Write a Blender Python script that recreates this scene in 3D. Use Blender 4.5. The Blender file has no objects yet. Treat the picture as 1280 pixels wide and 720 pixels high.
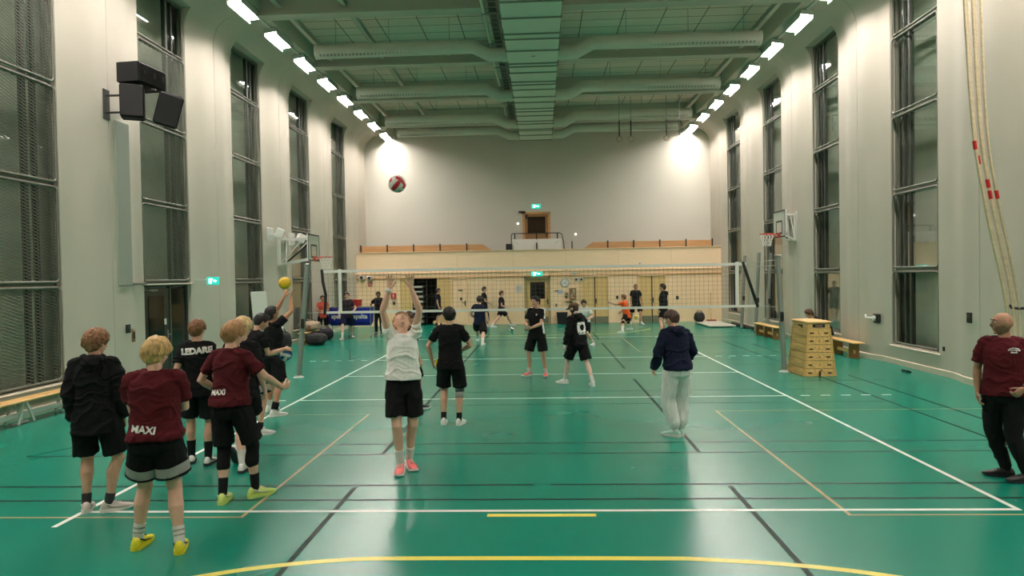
import bpy, bmesh, math, random
from mathutils import Vector, Matrix, noise
from mathutils.bvhtree import BVHTree
V = Vector; R = math.radians; PI = math.pi
random.seed(7)
scene = bpy.context.scene
col = scene.collection

# ------------------------------------------------------------------ materials
MATS = {}
def new_mat(name):
    m = bpy.data.materials.new(name); m.use_nodes = True
    nt = m.node_tree; b = nt.nodes['Principled BSDF']
    return m, nt, b
def srgb(r, g, b):
    f = lambda c: (c/255/12.92) if c <= 10.3 else ((c/255+.055)/1.055)**2.4
    return (f(r), f(g), f(b), 1)
def mat(name, c, rough=.6, metal=0, bump=0, bscale=60, var=0, vscale=3, spec=.5, coat=0, emit=0, stretch=None):
    if name in MATS: return MATS[name]
    m, nt, b = new_mat(name)
    N = nt.nodes; L = nt.links
    c = srgb(*c) if max(c[:3]) > 1 else (c[0], c[1], c[2], 1)
    b.inputs['Base Color'].default_value = c
    b.inputs['Roughness'].default_value = rough
    b.inputs['Metallic'].default_value = metal
    b.inputs['Specular IOR Level'].default_value = spec
    b.inputs['Coat Weight'].default_value = coat
    if emit:
        b.inputs['Emission Color'].default_value = c
        b.inputs['Emission Strength'].default_value = emit
    if bump or var:
        tc = N.new('ShaderNodeTexCoord')
        src = tc.outputs['Object']
        if stretch:
            mp = N.new('ShaderNodeMapping'); mp.inputs['Scale'].default_value = stretch
            L.new(src, mp.inputs['Vector']); src = mp.outputs['Vector']
    if var:
        n = N.new('ShaderNodeTexNoise'); n.inputs['Scale'].default_value = vscale; n.inputs['Detail'].default_value = 5
        L.new(src, n.inputs['Vector'])
        r = N.new('ShaderNodeValToRGB')
        r.color_ramp.elements[0].position = .3; r.color_ramp.elements[1].position = .7
        r.color_ramp.elements[0].color = tuple(x*(1-var) for x in c[:3])+(1,)
        r.color_ramp.elements[1].color = tuple(min(1, x*(1+var)) for x in c[:3])+(1,)
        L.new(n.outputs['Fac'], r.inputs['Fac']); L.new(r.outputs['Color'], b.inputs['Base Color'])
    if bump:
        n = N.new('ShaderNodeTexNoise'); n.inputs['Scale'].default_value = bscale; n.inputs['Detail'].default_value = 3
        L.new(src, n.inputs['Vector'])
        bp = N.new('ShaderNodeBump'); bp.inputs['Strength'].default_value = bump; bp.inputs['Distance'].default_value = .01
        L.new(n.outputs['Fac'], bp.inputs['Height']); L.new(bp.outputs['Normal'], b.inputs['Normal'])
    MATS[name] = m
    return m
def cloth(name, c, rough=.9): return mat(name, c, rough, bump=.12, bscale=700, var=.10, vscale=9, spec=.2)
def wood(name, c, var=.16, axis='x', rough=.45, scale=1.0):
    st = {'x': (.6*scale, 9*scale, 9*scale), 'y': (9*scale, .6*scale, 9*scale), 'z': (9*scale, 9*scale, .6*scale)}[axis]
    return mat(name, c, rough, bump=.05, bscale=12, var=var, vscale=3, stretch=st)

M_wall = mat('wall_paint', (204, 196, 181), .62, bump=.05, bscale=25, var=.025, vscale=.6)
M_wall_back = mat('wall_back_paint', (200, 197, 184), .7, bump=.05, bscale=25, var=.02, vscale=.5)
M_base = mat('baseboard_paint', (210, 200, 180), .6)
M_steel = mat('galvanised_grey', (140, 146, 138), .45, .35)
M_frame = mat('window_frame_grey', (116, 117, 104), .45, .2)
M_mull = mat('window_post_dark', (62, 66, 60), .5)
M_wire = mat('guard_wire', (150, 152, 138), .5, .3)
M_ceilgrey = mat('ceiling_steel_green', (184, 184, 168), .6, bump=.04, bscale=30)
M_duct = mat('duct_paint', (206, 206, 190), .5, bump=.03, bscale=30, var=.04, vscale=2)
M_ductmain = mat('main_duct_paint', (208, 212, 194), .55, bump=.03, bscale=20, var=.03, vscale=2)
M_pinebox = wood('pine_box_plank', (224, 180, 112), .30, 'y', scale=1.0)
M_flange = mat('duct_flange', (120, 128, 112), .6)  # darker than the duct: seam shadows put into the flange colour
M_black = mat('black_plastic', (17, 17, 17), .5)
M_dark = mat('dark_metal', (44, 43, 40), .5, .3)
M_white = mat('white_paint', (226, 225, 216), .5)
M_whitem = mat('white_enamel_steel', (215, 216, 208), .4, .1)
M_red = mat('red_plastic', (200, 32, 30), .45)
M_woodlight = wood('pale_birch_panel', (250, 220, 182), .04, 'x')
M_woodpanel = wood('birch_wall_panel', (248, 216, 174), .05, 'z')
M_woodyellow = wood('yellow_pine_door', (222, 188, 126), .08, 'z')
M_woodrail = wood('brown_rail_wood', (198, 150, 98), .15, 'x')
M_pine = wood('pine_plank', (222, 178, 112), .18, 'y', scale=1.2)
M_pinex = wood('pine_plank_cross', (226, 184, 120), .18, 'x', scale=1.2)
M_green = mat('exit_sign_green', (30, 180, 160), .4, emit=1.2)
M_signwhite = mat('exit_sign_white', (235, 255, 248), .4, emit=2.2)

# the hall floor
def floor_mat():
    m, nt, b = new_mat('green_sports_floor'); N = nt.nodes; L = nt.links
    tc = N.new('ShaderNodeTexCoord')
    n = N.new('ShaderNodeTexNoise'); n.inputs['Scale'].default_value = .6; n.inputs['Detail'].default_value = 1.5
    L.new(tc.outputs['Object'], n.inputs['Vector'])
    r = N.new('ShaderNodeValToRGB')
    r.color_ramp.elements[0].position = .15; r.color_ramp.elements[1].position = .9
    r.color_ramp.elements[0].color = srgb(2, 120, 99); r.color_ramp.elements[1].color = srgb(5, 130, 107)
    L.new(n.outputs['Fac'], r.inputs['Fac']); L.new(r.outputs['Color'], b.inputs['Base Color'])
    n2 = N.new('ShaderNodeTexNoise'); n2.inputs['Scale'].default_value = .7; n2.inputs['Detail'].default_value = 3
    L.new(tc.outputs['Object'], n2.inputs['Vector'])
    mr = N.new('ShaderNodeMapRange'); mr.inputs['To Min'].default_value = .24; mr.inputs['To Max'].default_value = .29
    L.new(n2.outputs['Fac'], mr.inputs['Value']); L.new(mr.outputs['Result'], b.inputs['Roughness'])
    b.inputs['Specular IOR Level'].default_value = .40
    return m
M_floor = floor_mat()
M_lwhite = mat('line_white', (232, 236, 226), .3)
M_ldark = mat('line_black', (12, 38, 32), .45, spec=.15)
M_lgrey = mat('line_grey', (36, 58, 50), .5, spec=.1)
M_ltan = mat('line_tan', (170, 150, 100), .35)
M_lyellow = mat('line_yellow', (232, 220, 96), .35)

def grid_mat(name, c, line, sx, sy, w, ox=0, oy=0, axes='XY', rough=.6):
    """flat colour crossed by thin joint lines every sx and sy metres"""
    m, nt, b = new_mat(name); N = nt.nodes; L = nt.links
    tc = N.new('ShaderNodeTexCoord'); sp = N.new('ShaderNodeSeparateXYZ')
    L.new(tc.outputs['Object'], sp.inputs[0])
    outs = []
    for ax, s, o in ((axes[0], sx, ox), (axes[1], sy, oy)):
        a = N.new('ShaderNodeMath'); a.operation = 'ADD'; a.inputs[1].default_value = 100*s-o
        L.new(sp.outputs[ax], a.inputs[0])
        md = N.new('ShaderNodeMath'); md.operation = 'MODULO'; md.inputs[1].default_value = s
        L.new(a.outputs[0], md.inputs[0])
        lt = N.new('ShaderNodeMath'); lt.operation = 'LESS_THAN'; lt.inputs[1].default_value = w
        L.new(md.outputs[0], lt.inputs[0]); outs.append(lt)
    mx = N.new('ShaderNodeMath'); mx.operation = 'MAXIMUM'
    L.new(outs[0].outputs[0], mx.inputs[0]); L.new(outs[1].outputs[0], mx.inputs[1])
    n = N.new('ShaderNodeTexNoise'); n.inputs['Scale'].default_value = 14; n.inputs['Detail'].default_value = 4
    L.new(tc.outputs['Object'], n.inputs['Vector'])
    r = N.new('ShaderNodeValToRGB'); c = srgb(*c)
    r.color_ramp.elements[0].color = tuple(x*.93 for x in c[:3])+(1,); r.color_ramp.elements[1].color = tuple(min(1, x*1.06) for x in c[:3])+(1,)
    L.new(n.outputs['Fac'], r.inputs['Fac'])
    mix = N.new('ShaderNodeMix'); mix.data_type = 'RGBA'
    L.new(mx.outputs[0], mix.inputs[0]); L.new(r.outputs['Color'], mix.inputs[6]); mix.inputs[7].default_value = srgb(*line)
    L.new(mix.outputs[2], b.inputs['Base Color']); b.inputs['Roughness'].default_value = rough
    return m
M_tiles = grid_mat('ceiling_tiles', (232, 222, 204), (96, 96, 84), 1.22, .61, .03, .1, .0)

def glass_mat():
    m, nt, b = new_mat('window_glass'); N = nt.nodes; L = nt.links
    N.remove(b)
    out = [n for n in N if n.type == 'OUTPUT_MATERIAL'][0]
    t = N.new('ShaderNodeBsdfTransparent'); t.inputs['Color'].default_value = (.72, .77, .71, 1)
    g = N.new('ShaderNodeBsdfGlossy'); g.inputs['Roughness'].default_value = .03
    fr = N.new('ShaderNodeFresnel'); fr.inputs['IOR'].default_value = 1.5
    ad = N.new('ShaderNodeMath'); ad.operation = 'MULTIPLY_ADD'; ad.inputs[1].default_value = .45; ad.inputs[2].default_value = .02
    L.new(fr.outputs[0], ad.inputs[0])
    mx = N.new('ShaderNodeMixShader')
    L.new(ad.outputs[0], mx.inputs[0]); L.new(t.outputs[0], mx.inputs[1]); L.new(g.outputs[0], mx.inputs[2])
    L.new(mx.outputs[0], out.inputs[0])
    return m
M_glass = glass_mat()
M_backing = mat('pale_window_backing', (246, 246, 232), .9, var=.15, vscale=1.2)  # for the sheet added behind the glass, pale to lighten the panes

# ------------------------------------------------------------------ mesh helpers
class MB:
    def __init__(s): s.v = []; s.f = []; s.m = []; s.c = []
    def cut(s): s.c.append(len(s.f)); return s
    def add(s, vs, fs, mi=0):
        b = len(s.v); s.v += [tuple(x) for x in vs]
        for f in fs: s.f.append(tuple(i+b for i in f)); s.m.append(mi)
    def box(s, c, d, rot=None, mi=0, bev=0):
        x, y, z = (k/2 for k in d)
        if bev:
            e = min(bev, x*.9, y*.9, z*.9); pts = []
            for sx in (-1, 1):
                for sy in (-1, 1):
                    for sz in (-1, 1):
                        pts += [(sx*x, sy*(y-e), sz*(z-e)), (sx*(x-e), sy*y, sz*(z-e)), (sx*(x-e), sy*(y-e), sz*z)]
            bm = bmesh.new()
            for p in pts: bm.verts.new(p)
            r = bmesh.ops.convex_hull(bm, input=bm.verts)
            bm.verts.index_update()
            vs = [v.co.copy() for v in bm.verts]; fs = [[v.index for v in f.verts] for f in bm.faces]; bm.free()
        else:
            vs = [V((a*x, b*y, g*z)) for a in (-1, 1) for b in (-1, 1) for g in (-1, 1)]
            fs = [(0, 1, 3, 2), (4, 6, 7, 5), (0, 4, 5, 1), (2, 3, 7, 6), (0, 2, 6, 4), (1, 5, 7, 3)]
        if rot is not None: vs = [rot @ V(p) for p in vs]
        c = V(c); s.add([c+V(p) for p in vs], fs, mi)
        return s
    def quad(s, a, b, c, d, mi=0): s.add([a, b, c, d], [(0, 1, 2, 3)], mi)
    def bar(s, a, b, w, h=None, up=(0, 0, 1), mi=0):
        a, b = V(a), V(b); h = h or w; t = (b-a).normalized(); up = V(up)
        if abs(t.dot(up)) > .98: up = V((1, 0, 0)) if abs(t.x) < .9 else V((0, 1, 0))
        u = t.cross(up).normalized()*w/2; v = u.cross(t).normalized()*h/2
        s.add([a-u-v, a+u-v, a+u+v, a-u+v, b-u-v, b+u-v, b+u+v, b-u+v],
              [(0, 3, 2, 1), (4, 5, 6, 7), (0, 1, 5, 4), (1, 2, 6, 5), (2, 3, 7, 6), (3, 0, 4, 7)], mi)
        return s
    def tube(s, pts, rad, n=10, ref=None, dome=(1, 1), mi=0, closed=False):
        """closed skin round a polyline; rad: radius or (along ref, across ref) per point"""
        pts = [V(p) for p in pts]; k = len(pts)
        if not isinstance(rad, (list, tuple)) or (len(rad) == 2 and k != 2): rad = [rad]*k
        rad = [(r, r) if not isinstance(r, (list, tuple)) else r for r in rad]
        T = []
        for i in range(k):
            if closed: t = pts[(i+1) % k]-pts[i-1]
            elif i == 0: t = pts[1]-pts[0]
            elif i == k-1: t = pts[-1]-pts[-2]
            else: t = (pts[i+1]-pts[i]).normalized()+(pts[i]-pts[i-1]).normalized()
            T.append(t.normalized() if t.length > 1e-9 else V((0, 0, 1)))
        if ref is None:
            ref = V((0, 0, 1)) if abs(T[0].z) < .9 else V((1, 0, 0))
        ref = V(ref); rings = []; u = None
        for i in range(k):
            c = ref if u is None else u
            u2 = c-T[i]*c.dot(T[i])
            if u2.length < 1e-4: u2 = T[i].orthogonal()
            u = u2.normalized(); v = T[i].cross(u)
            rings.append((pts[i], u, v, rad[i]))
        seq = []
        if not closed and dome[0]:
            p, u_, v_, (ra, rb) = rings[0]; q = min(ra, rb)*dome[0]
            seq += [(p-T[0]*q*.85, u_, v_, (ra*.5, rb*.5)), (p-T[0]*q*.45, u_, v_, (ra*.87, rb*.87))]
        seq += rings
        if not closed and dome[1]:
            p, u_, v_, (ra, rb) = rings[-1]; q = min(ra, rb)*dome[1]
            seq += [(p+T[-1]*q*.45, u_, v_, (ra*.87, rb*.87)), (p+T[-1]*q*.85, u_, v_, (ra*.5, rb*.5))]
        vs = []; fs = []; K = len(seq)
        for p, u_, v_, (ra, rb) in seq:
            for j in range(n):
                a = 2*PI*j/n; vs.append(p+u_*math.cos(a)*ra+v_*math.sin(a)*rb)
        for i in range(K if closed else K-1):
            i2 = (i+1) % K
            for j in range(n):
                fs.append((i*n+j, i*n+(j+1) % n, i2*n+(j+1) % n, i2*n+j))
        if not closed:
            fs.append(tuple(reversed(range(n)))); fs.append(tuple(range((K-1)*n, K*n)))
        s.add(vs, fs, mi); return s
    def rings(s, R_, mi=0, cap=True):
        """loft through rings of equal length"""
        n = len(R_[0]); vs = [p for r in R_ for p in r]; fs = []
        for i in range(len(R_)-1):
            for j in range(n): fs.append((i*n+j, i*n+(j+1) % n, (i+1)*n+(j+1) % n, (i+1)*n+j))
        if cap: fs.append(tuple(reversed(range(n)))); fs.append(tuple(range((len(R_)-1)*n, len(R_)*n)))
        s.add(vs, fs, mi); return s
    def lathe(s, c, prof, n=20, axis=(0, 0, 1), mi=0):
        axis = V(axis).normalized(); u = axis.orthogonal().normalized(); v = axis.cross(u); c = V(c)
        return s.rings([[c+axis*z+u*math.cos(2*PI*j/n)*max(r, 1e-4)+v*math.sin(2*PI*j/n)*max(r, 1e-4) for j in range(n)] for r, z in prof], mi)
    def sphere(s, c, r, n=16, m=10, rot=None, mi=0):
        r = r if isinstance(r, (list, tuple)) else (r, r, r); c = V(c); Rn = []
        for i in range(m+1):
            a = -PI/2+PI*i/m; a = max(-PI/2+.02, min(PI/2-.02, a)); ring = []
            for j in range(n):
                b = 2*PI*j/n; p = V((math.cos(a)*math.cos(b)*r[0], math.cos(a)*math.sin(b)*r[1], math.sin(a)*r[2]))
                ring.append(c+(rot @ p if rot is not None else p))
            Rn.append(ring)
        return s.rings(Rn, mi)
    def prism(s, poly, a, b, mi=0):
        """poly (list of 3D points) extruded by vector b from offset a"""
        a, b = V(a), V(b); n = len(poly); p0 = [V(p)+a for p in poly]; p1 = [p+b for p in p0]
        fs = [tuple(reversed(range(n))), tuple(range(n, 2*n))]+[(i, (i+1) % n, n+(i+1) % n, n+i) for i in range(n)]
        s.add(p0+p1, fs, mi); return s
    def mesh(s, name, mats, smooth=False):
        me = bpy.data.meshes.new(name); me.from_pydata(s.v, [], s.f)
        for m in (mats if isinstance(mats, (list, tuple)) else [mats]): me.materials.append(m)
        me.polygons.foreach_set('material_index', s.m)
        if smooth: me.polygons.foreach_set('use_smooth', [True]*len(s.f))
        me.update(); fix_normals(me)
        return me
    def build(s, name, mats, parent=None, smooth=False, auto=0):
        o = bpy.data.objects.new(name, s.mesh(name, mats, smooth)); col.objects.link(o)
        if auto: o.data.set_sharp_from_angle(angle=R(auto))
        if parent is not None: o.parent = parent
        return o
    # fall through to the module level
def build_split(mb, name, mats, parent, smooth=False, auto=0):
    """one object for every stretch of faces between cut() marks"""
    ends = [0]+[c for c in mb.c if c < len(mb.f)]+[len(mb.f)]; out = []
    for a, b in zip(ends, ends[1:]):
        if a == b: continue
        q = MB(); ix = {}
        for f, mi in zip(mb.f[a:b], mb.m[a:b]):
            for i in f:
                if i not in ix: ix[i] = len(q.v); q.v.append(mb.v[i])
            q.f.append(tuple(ix[i] for i in f)); q.m.append(mi)
        out.append(q.build(name, mats, parent, smooth, auto))
    return out
def fix_normals(me):
    bm = bmesh.new(); bm.from_mesh(me); bmesh.ops.recalc_face_normals(bm, faces=bm.faces); bm.to_mesh(me); bm.free()
def tag(o, label=None, cat=None, group=None, kind=None):
    if label: o['label'] = label
    if cat: o['category'] = cat
    if group: o['group'] = group
    if kind: o['kind'] = kind
    return o
def empty(name, loc, label=None, cat=None, group=None, rz=0, kind=None):
    o = bpy.data.objects.new(name, None); o.location = loc; o.rotation_euler = (0, 0, rz); o.empty_display_size = .1
    col.objects.link(o); return tag(o, label, cat, group, kind)
def dup(root, loc, label, rz=None):
    def cp(o, par):
        c = o.copy(); col.objects.link(c)
        if par is not None: c.parent = par
        for ch in kids.get(o.name, []): cp(ch, c)
        return c
    kids = {}
    for o in list(bpy.data.objects):
        if o.parent: kids.setdefault(o.parent.name, []).append(o)
    r = cp(root, None); r.location = loc
    if rz is not None: r.rotation_euler = (0, 0, rz)
    r['label'] = label
    return r

# ------------------------------------------------------------------ camera
cam = bpy.data.cameras.new('camera'); co = bpy.data.objects.new('camera', cam); col.objects.link(co)
cam.sensor_width = 36; cam.lens = 849.31/1280*36; cam.clip_end = 200
CY, CP, CR, CH = .0432, .0183, -.0177, 2.2723
fw = V((-math.sin(CY)*math.cos(CP), math.cos(CY)*math.cos(CP), -math.sin(CP)))
r_ = V((math.cos(CY), math.sin(CY), 0)); u_ = r_.cross(fw)
rr = r_*math.cos(CR)+u_*math.sin(CR); uu = -r_*math.sin(CR)+u_*math.cos(CR)
mw = Matrix((rr, uu, -fw)).transposed().to_4x4(); mw.translation = (0, 0, CH)
co.matrix_world = mw; scene.camera = co
# ------------------------------------------------------------------ the hall shell
XL, XR, Y0, YG, YB = -8.8, 8.4, -4.0, 31.6, 34.0
ZC = 9.95                                   # ceiling slabs
BARS = [.47, 2.25, 4.08, 5.90, 7.75, 9.12]  # heights of the window divisions
def sstep(a, b, x):
    t = max(0, min(1, (x-a)/(b-a))); return t*t*(3-2*t)
COVE_Z, COVE_R = 8.6, .8
NARC = 9
def profile(strip):
    """(inward, height) from floor to ceiling: upright wall, quarter-round cove, flat strip, riser"""
    p = [(0, 0), (0, BARS[0]), (0, 2.25), (0, 5.0), (0, COVE_Z)]
    for i in range(1, NARC+1):
        a = PI/2*i/NARC; p.append((COVE_R*(1-math.cos(a)), COVE_Z+COVE_R*math.sin(a)))
    p += [(strip, COVE_Z+COVE_R), (strip, ZC)]
    return p
ITOP = 4+4                                   # profile index at which the openings end (inward .19, z 9.11)
def build_wall(name, xw, wins, pillars, strip):
    sg = -1 if xw < 0 else 1
    P = profile(strip)
    ys = {Y0, YB}
    for a, b, z0 in wins: ys |= {a, b}
    for c in pillars:
        for k in range(-10, 11): ys.add(round(c+k*.11, 3))
        ys |= {c-.016, c+.016}
    ys = sorted(y for y in ys if Y0 <= y <= YB)
    def bump(y):
        d = 0
        for c in pillars:
            q = abs(y-c); d = max(d, .13*(1-sstep(.35, 1.08, q)))
            if q < .008: d -= .02
        return d
    ys = sorted(set(ys) | {c for c in pillars if Y0 < c < YB})
    mb = MB(); idx = {}
    for i, y in enumerate(ys):
        for j, (inn, z) in enumerate(P):
            bb = bump(y) if j < len(P)-2 else 0
            idx[i, j] = len(mb.v); mb.v.append((xw-sg*(inn+bb), y, z))
    def inwin(y, j):
        for a, b, z0 in wins:
            if a < y < b and P[j][1] >= z0-.01 and j < ITOP: return True
        return False
    for i in range(len(ys)-1):
        ym = (ys[i]+ys[i+1])/2
        for j in range(len(P)-1):
            if inwin(ym, j): continue
            mb.f.append((idx[i, j], idx[i+1, j], idx[i+1, j+1], idx[i, j+1])); mb.m.append(0)
    D = .18
    for a, b, z0 in wins:
        js = [j for j in range(len(P)) if P[j][1] >= z0-.01 and j <= ITOP]
        for y in (a, b):
            for j, k in zip(js, js[1:]):
                mb.quad((xw-sg*P[j][0], y, P[j][1]), (xw-sg*P[k][0], y, P[k][1]), (xw+sg*D, y, P[k][1]), (xw+sg*D, y, P[j][1]))
        for j in (js[0], js[-1]):
            mb.quad((xw-sg*P[j][0], a, P[j][1]), (xw-sg*P[j][0], b, P[j][1]), (xw+sg*D, b, P[j][1]), (xw+sg*D, a, P[j][1]))
    o = mb.build(name, M_wall)
    o.data.polygons.foreach_set('use_smooth', [True]*len(o.data.polygons)); o.data.set_sharp_from_angle(angle=R(28))
    tag(o, kind='structure')
    # skirting that follows the piers
    sk = MB(); H_ = .125; T_ = .025; pts = []
    for y in ys:
        d = bump(y) if min([abs(y-c) for c in pillars]+[9]) > .02 else .13
        if any(a < y < b and z0 < .1 for a, b, z0 in wins): continue
        pts.append((xw-sg*d, y))
    for (xa, ya), (xb, yb) in zip(pts, pts[1:]):
        if any(a <= ya+.001 and yb-.001 <= b and z0 < .1 for a, b, z0 in wins): continue
        ia, ib = xa-sg*T_, xb-sg*T_
        sk.quad((ia, ya, 0), (ib, yb, 0), (ib, yb, H_), (ia, ya, H_)); sk.quad((ia, ya, H_), (ib, yb, H_), (xb, yb, H_+.012), (xa, ya, H_+.012))
    k = sk.build('baseboard_'+name.split('_')[1], M_base); tag(k, kind='structure')
    return bump
WL = [(10.1, 12.13, BARS[0]), (14.70, 16.72, 0), (19.2, 21.23, BARS[0]), (23.70, 25.75, BARS[0]), (28.5, 30.5, BARS[0])]
WR = [(14.75, 16.68, BARS[0]), (19.5, 21.36, BARS[0]), (24.03, 26.03, BARS[0]), (28.9, 30.93, BARS[0])]
PL = [3.9, 8.5, 13.42, 17.96, 22.47, 27.1, 31.9]
PR = [4.2, 8.8, 13.2, 18.1, 22.7, 27.45, 31.9]
bumpL = build_wall('wall_left', XL, WL, PL, 1.5)
bumpR = build_wall('wall_right', XR, WR, PR, 1.35)

# windows: guards (tubular frames strung with wire), glass, posts, and an added pale sheet behind that greys the panes
def rrect(x, y0, y1, z0, z1, r, n=5):
    pts = []
    for cy, cz, a0 in ((y1-r, z1-r, 0), (y0+r, z1-r, 90), (y0+r, z0+r, 180), (y1-r, z0+r, 270)):
        for k in range(n+1):
            a = R(a0+90*k/n); pts.append((x, cy+r*math.cos(a), cz+r*math.sin(a)))
    return pts
def clip_line(c, s, y0, y1, z0, z1):
    """piece of z = s*(y)+c inside a rectangle"""
    out = []
    for y in (y0, y1):
        z = s*y+c
        if z0 <= z <= z1: out.append((y, z))
    for z in (z0, z1):
        y = (z-c)/s
        if y0 < y < y1: out.append((y, z))
    out = sorted(set((round(a, 4), round(b, 4)) for a, b in out))
    return (out[0], out[-1]) if len(out) >= 2 else None
def window(n, xw, a, b, z0, far_mull):
    sg = -1 if xw < 0 else 1
    root = empty('window_%d' % n, (xw, (a+b)/2, z0 if z0 > 0 else 2.25), kind='structure')
    o = V(root.location); off = lambda p: V(p)-o
    bars = [z for z in BARS if z >= max(z0, .3)] if z0 > 0 else BARS[1:]
    fr = MB(); xf = xw+sg*.14
    e = .05
    for y in (a+e/2, b-e/2): fr.box(off((xf, y, (bars[0]+9.1)/2)), (.07, e, 9.1-bars[0]))
    for z in bars: fr.box(off((xf, (a+b)/2, min(z, 9.08))), (.07, b-a, .07))
    fr.build('window_frame', M_frame, root)
    mu = MB()
    for t in ((.68, .07), (.80, .045)): mu.box(off((xf+sg*.02, a+(b-a)*t[0], (bars[0]+9.1)/2)), (.10, t[1], 9.1-bars[0]))
    mu.build('mullion', M_mull, root)
    gl = MB()
    for z, z2 in zip(bars, bars[1:]): gl.quad(off((xf, a+.04, z)), off((xf, b-.04, z)), off((xf, b-.04, z2)), off((xf, a+.04, z2)))
    gl.build('pane', M_glass, root)
    sl = MB(); sl.box(off((xw-sg*.012, (a+b)/2, bars[0]-.035)), (.05, b-a+.16, .035), bev=.01); sl.build('sill', M_base, root)
    for z, z2 in zip(bars, bars[1:]):
        top = z2 > 9
        xg = xw+sg*(.03 if not top else .06)
        g = MB(); y0, y1 = a+.035, b-.035; zz0, zz1 = z+.05, z2-.05
        g.tube(rrect(xg, y0, y1, zz0, zz1, .09 if not top else .03), .026, n=8, closed=True); g.v = [off(p) for p in g.v]
        go = g.build('guard_frame', M_frame, root, smooth=True)
        if top: continue
        w = MB(); near = sg < 0 and a < 18
        pitch = .058 if near else .085; th = .008 if near else .006
        if sg > 0: continue
        for s in (.34, -.34):
            k = -10*pitch
            cs = []
            c = zz0-s*(y1 if s > 0 else y0)-.0
            c_end = zz1-s*(y0 if s > 0 else y1)
            c += pitch*.5
            while c < c_end:
                q = clip_line(c, s, y0, y1, zz0, zz1)
                if q and (V(q[0])-V(q[1])).length > .05:
                    dx = sg*.003*s
                    t_ = th if s < 0 else th*.45
                    w.bar(off((xg+dx, q[0][0], q[0][1])), off((xg+dx, q[1][0], q[1][1])), t_, t_, up=(1, 0, 0))
                c += pitch
        w.build('wire_mesh', M_wire, go)
    return root
n = 0
for a, b, z0 in WL:
    n += 1; window(n, XL, a, b, z0, True)
for a, b, z0 in WR:
    n += 1; window(n, XR, a, b, z0, True)
for sd, x in (('left', XL-.5), ('right', XR+.5)):
    mb = MB(); mb.box((x, 20, 5), (.1, 28, 10.4)); t = mb.build('window_backing_'+sd, M_backing); tag(t, kind='structure')  # added sheets close outside the glass, there to set the panes' grey

# glass door under the second left window
def left_door():
    a, b = 14.70, 16.72; d = empty('door_1', (XL, (a+b)/2, 0), kind='structure'); o = V(d.location); off = lambda p: V(p)-o
    x = XL-.13
    f = MB()
    for y in (a+.035, b-.035, a+1.22): f.box(off((x, y, 1.1)), (.08, .07, 2.2))
    f.box(off((x, (a+b)/2, 2.2)), (.08, b-a, .10)); f.build('door_frame', M_mull, d)
    p = MB(); p.box(off((x, a+.63, 1.07)), (.045, 1.1, 2.12)); p.build('door_leaf', mat('dark_door_paint', (38, 42, 38), .35), d)
    q = MB(); q.box(off((x+.03, a+.63, 1.35)), (.012, .62, 1.2)); q.box(off((x+.01, a+1.6, 1.1)), (.015, .66, 2.0)); q.build('pane', mat('dark_door_glass', (20, 26, 22), .08), d)
    h = MB(); h.tube([off((x+.03, a+1.10, 1.02)), off((x+.09, a+1.10, 1.02)), off((x+.09, a+.97, 1.02))], .011, n=8); h.box(off((x+.026, a+1.10, 1.03)), (.01, .05, .2), bev=.004); h.build('door_handle', M_steel, d, smooth=False)
    s = MB(); s.box(off((x+.04, a+.98, 1.33)), (.004, .09, .14)); s.build('notice', M_white, d)
    c = MB(); c.box(off((x+.05, a+.5, 2.08)), (.06, .3, .05), bev=.01); c.bar(off((x+.07, a+.45, 2.06)), off((x+.07, a+.05, 2.1)), .02); c.build('door_closer', M_steel, d)
left_door()

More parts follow.
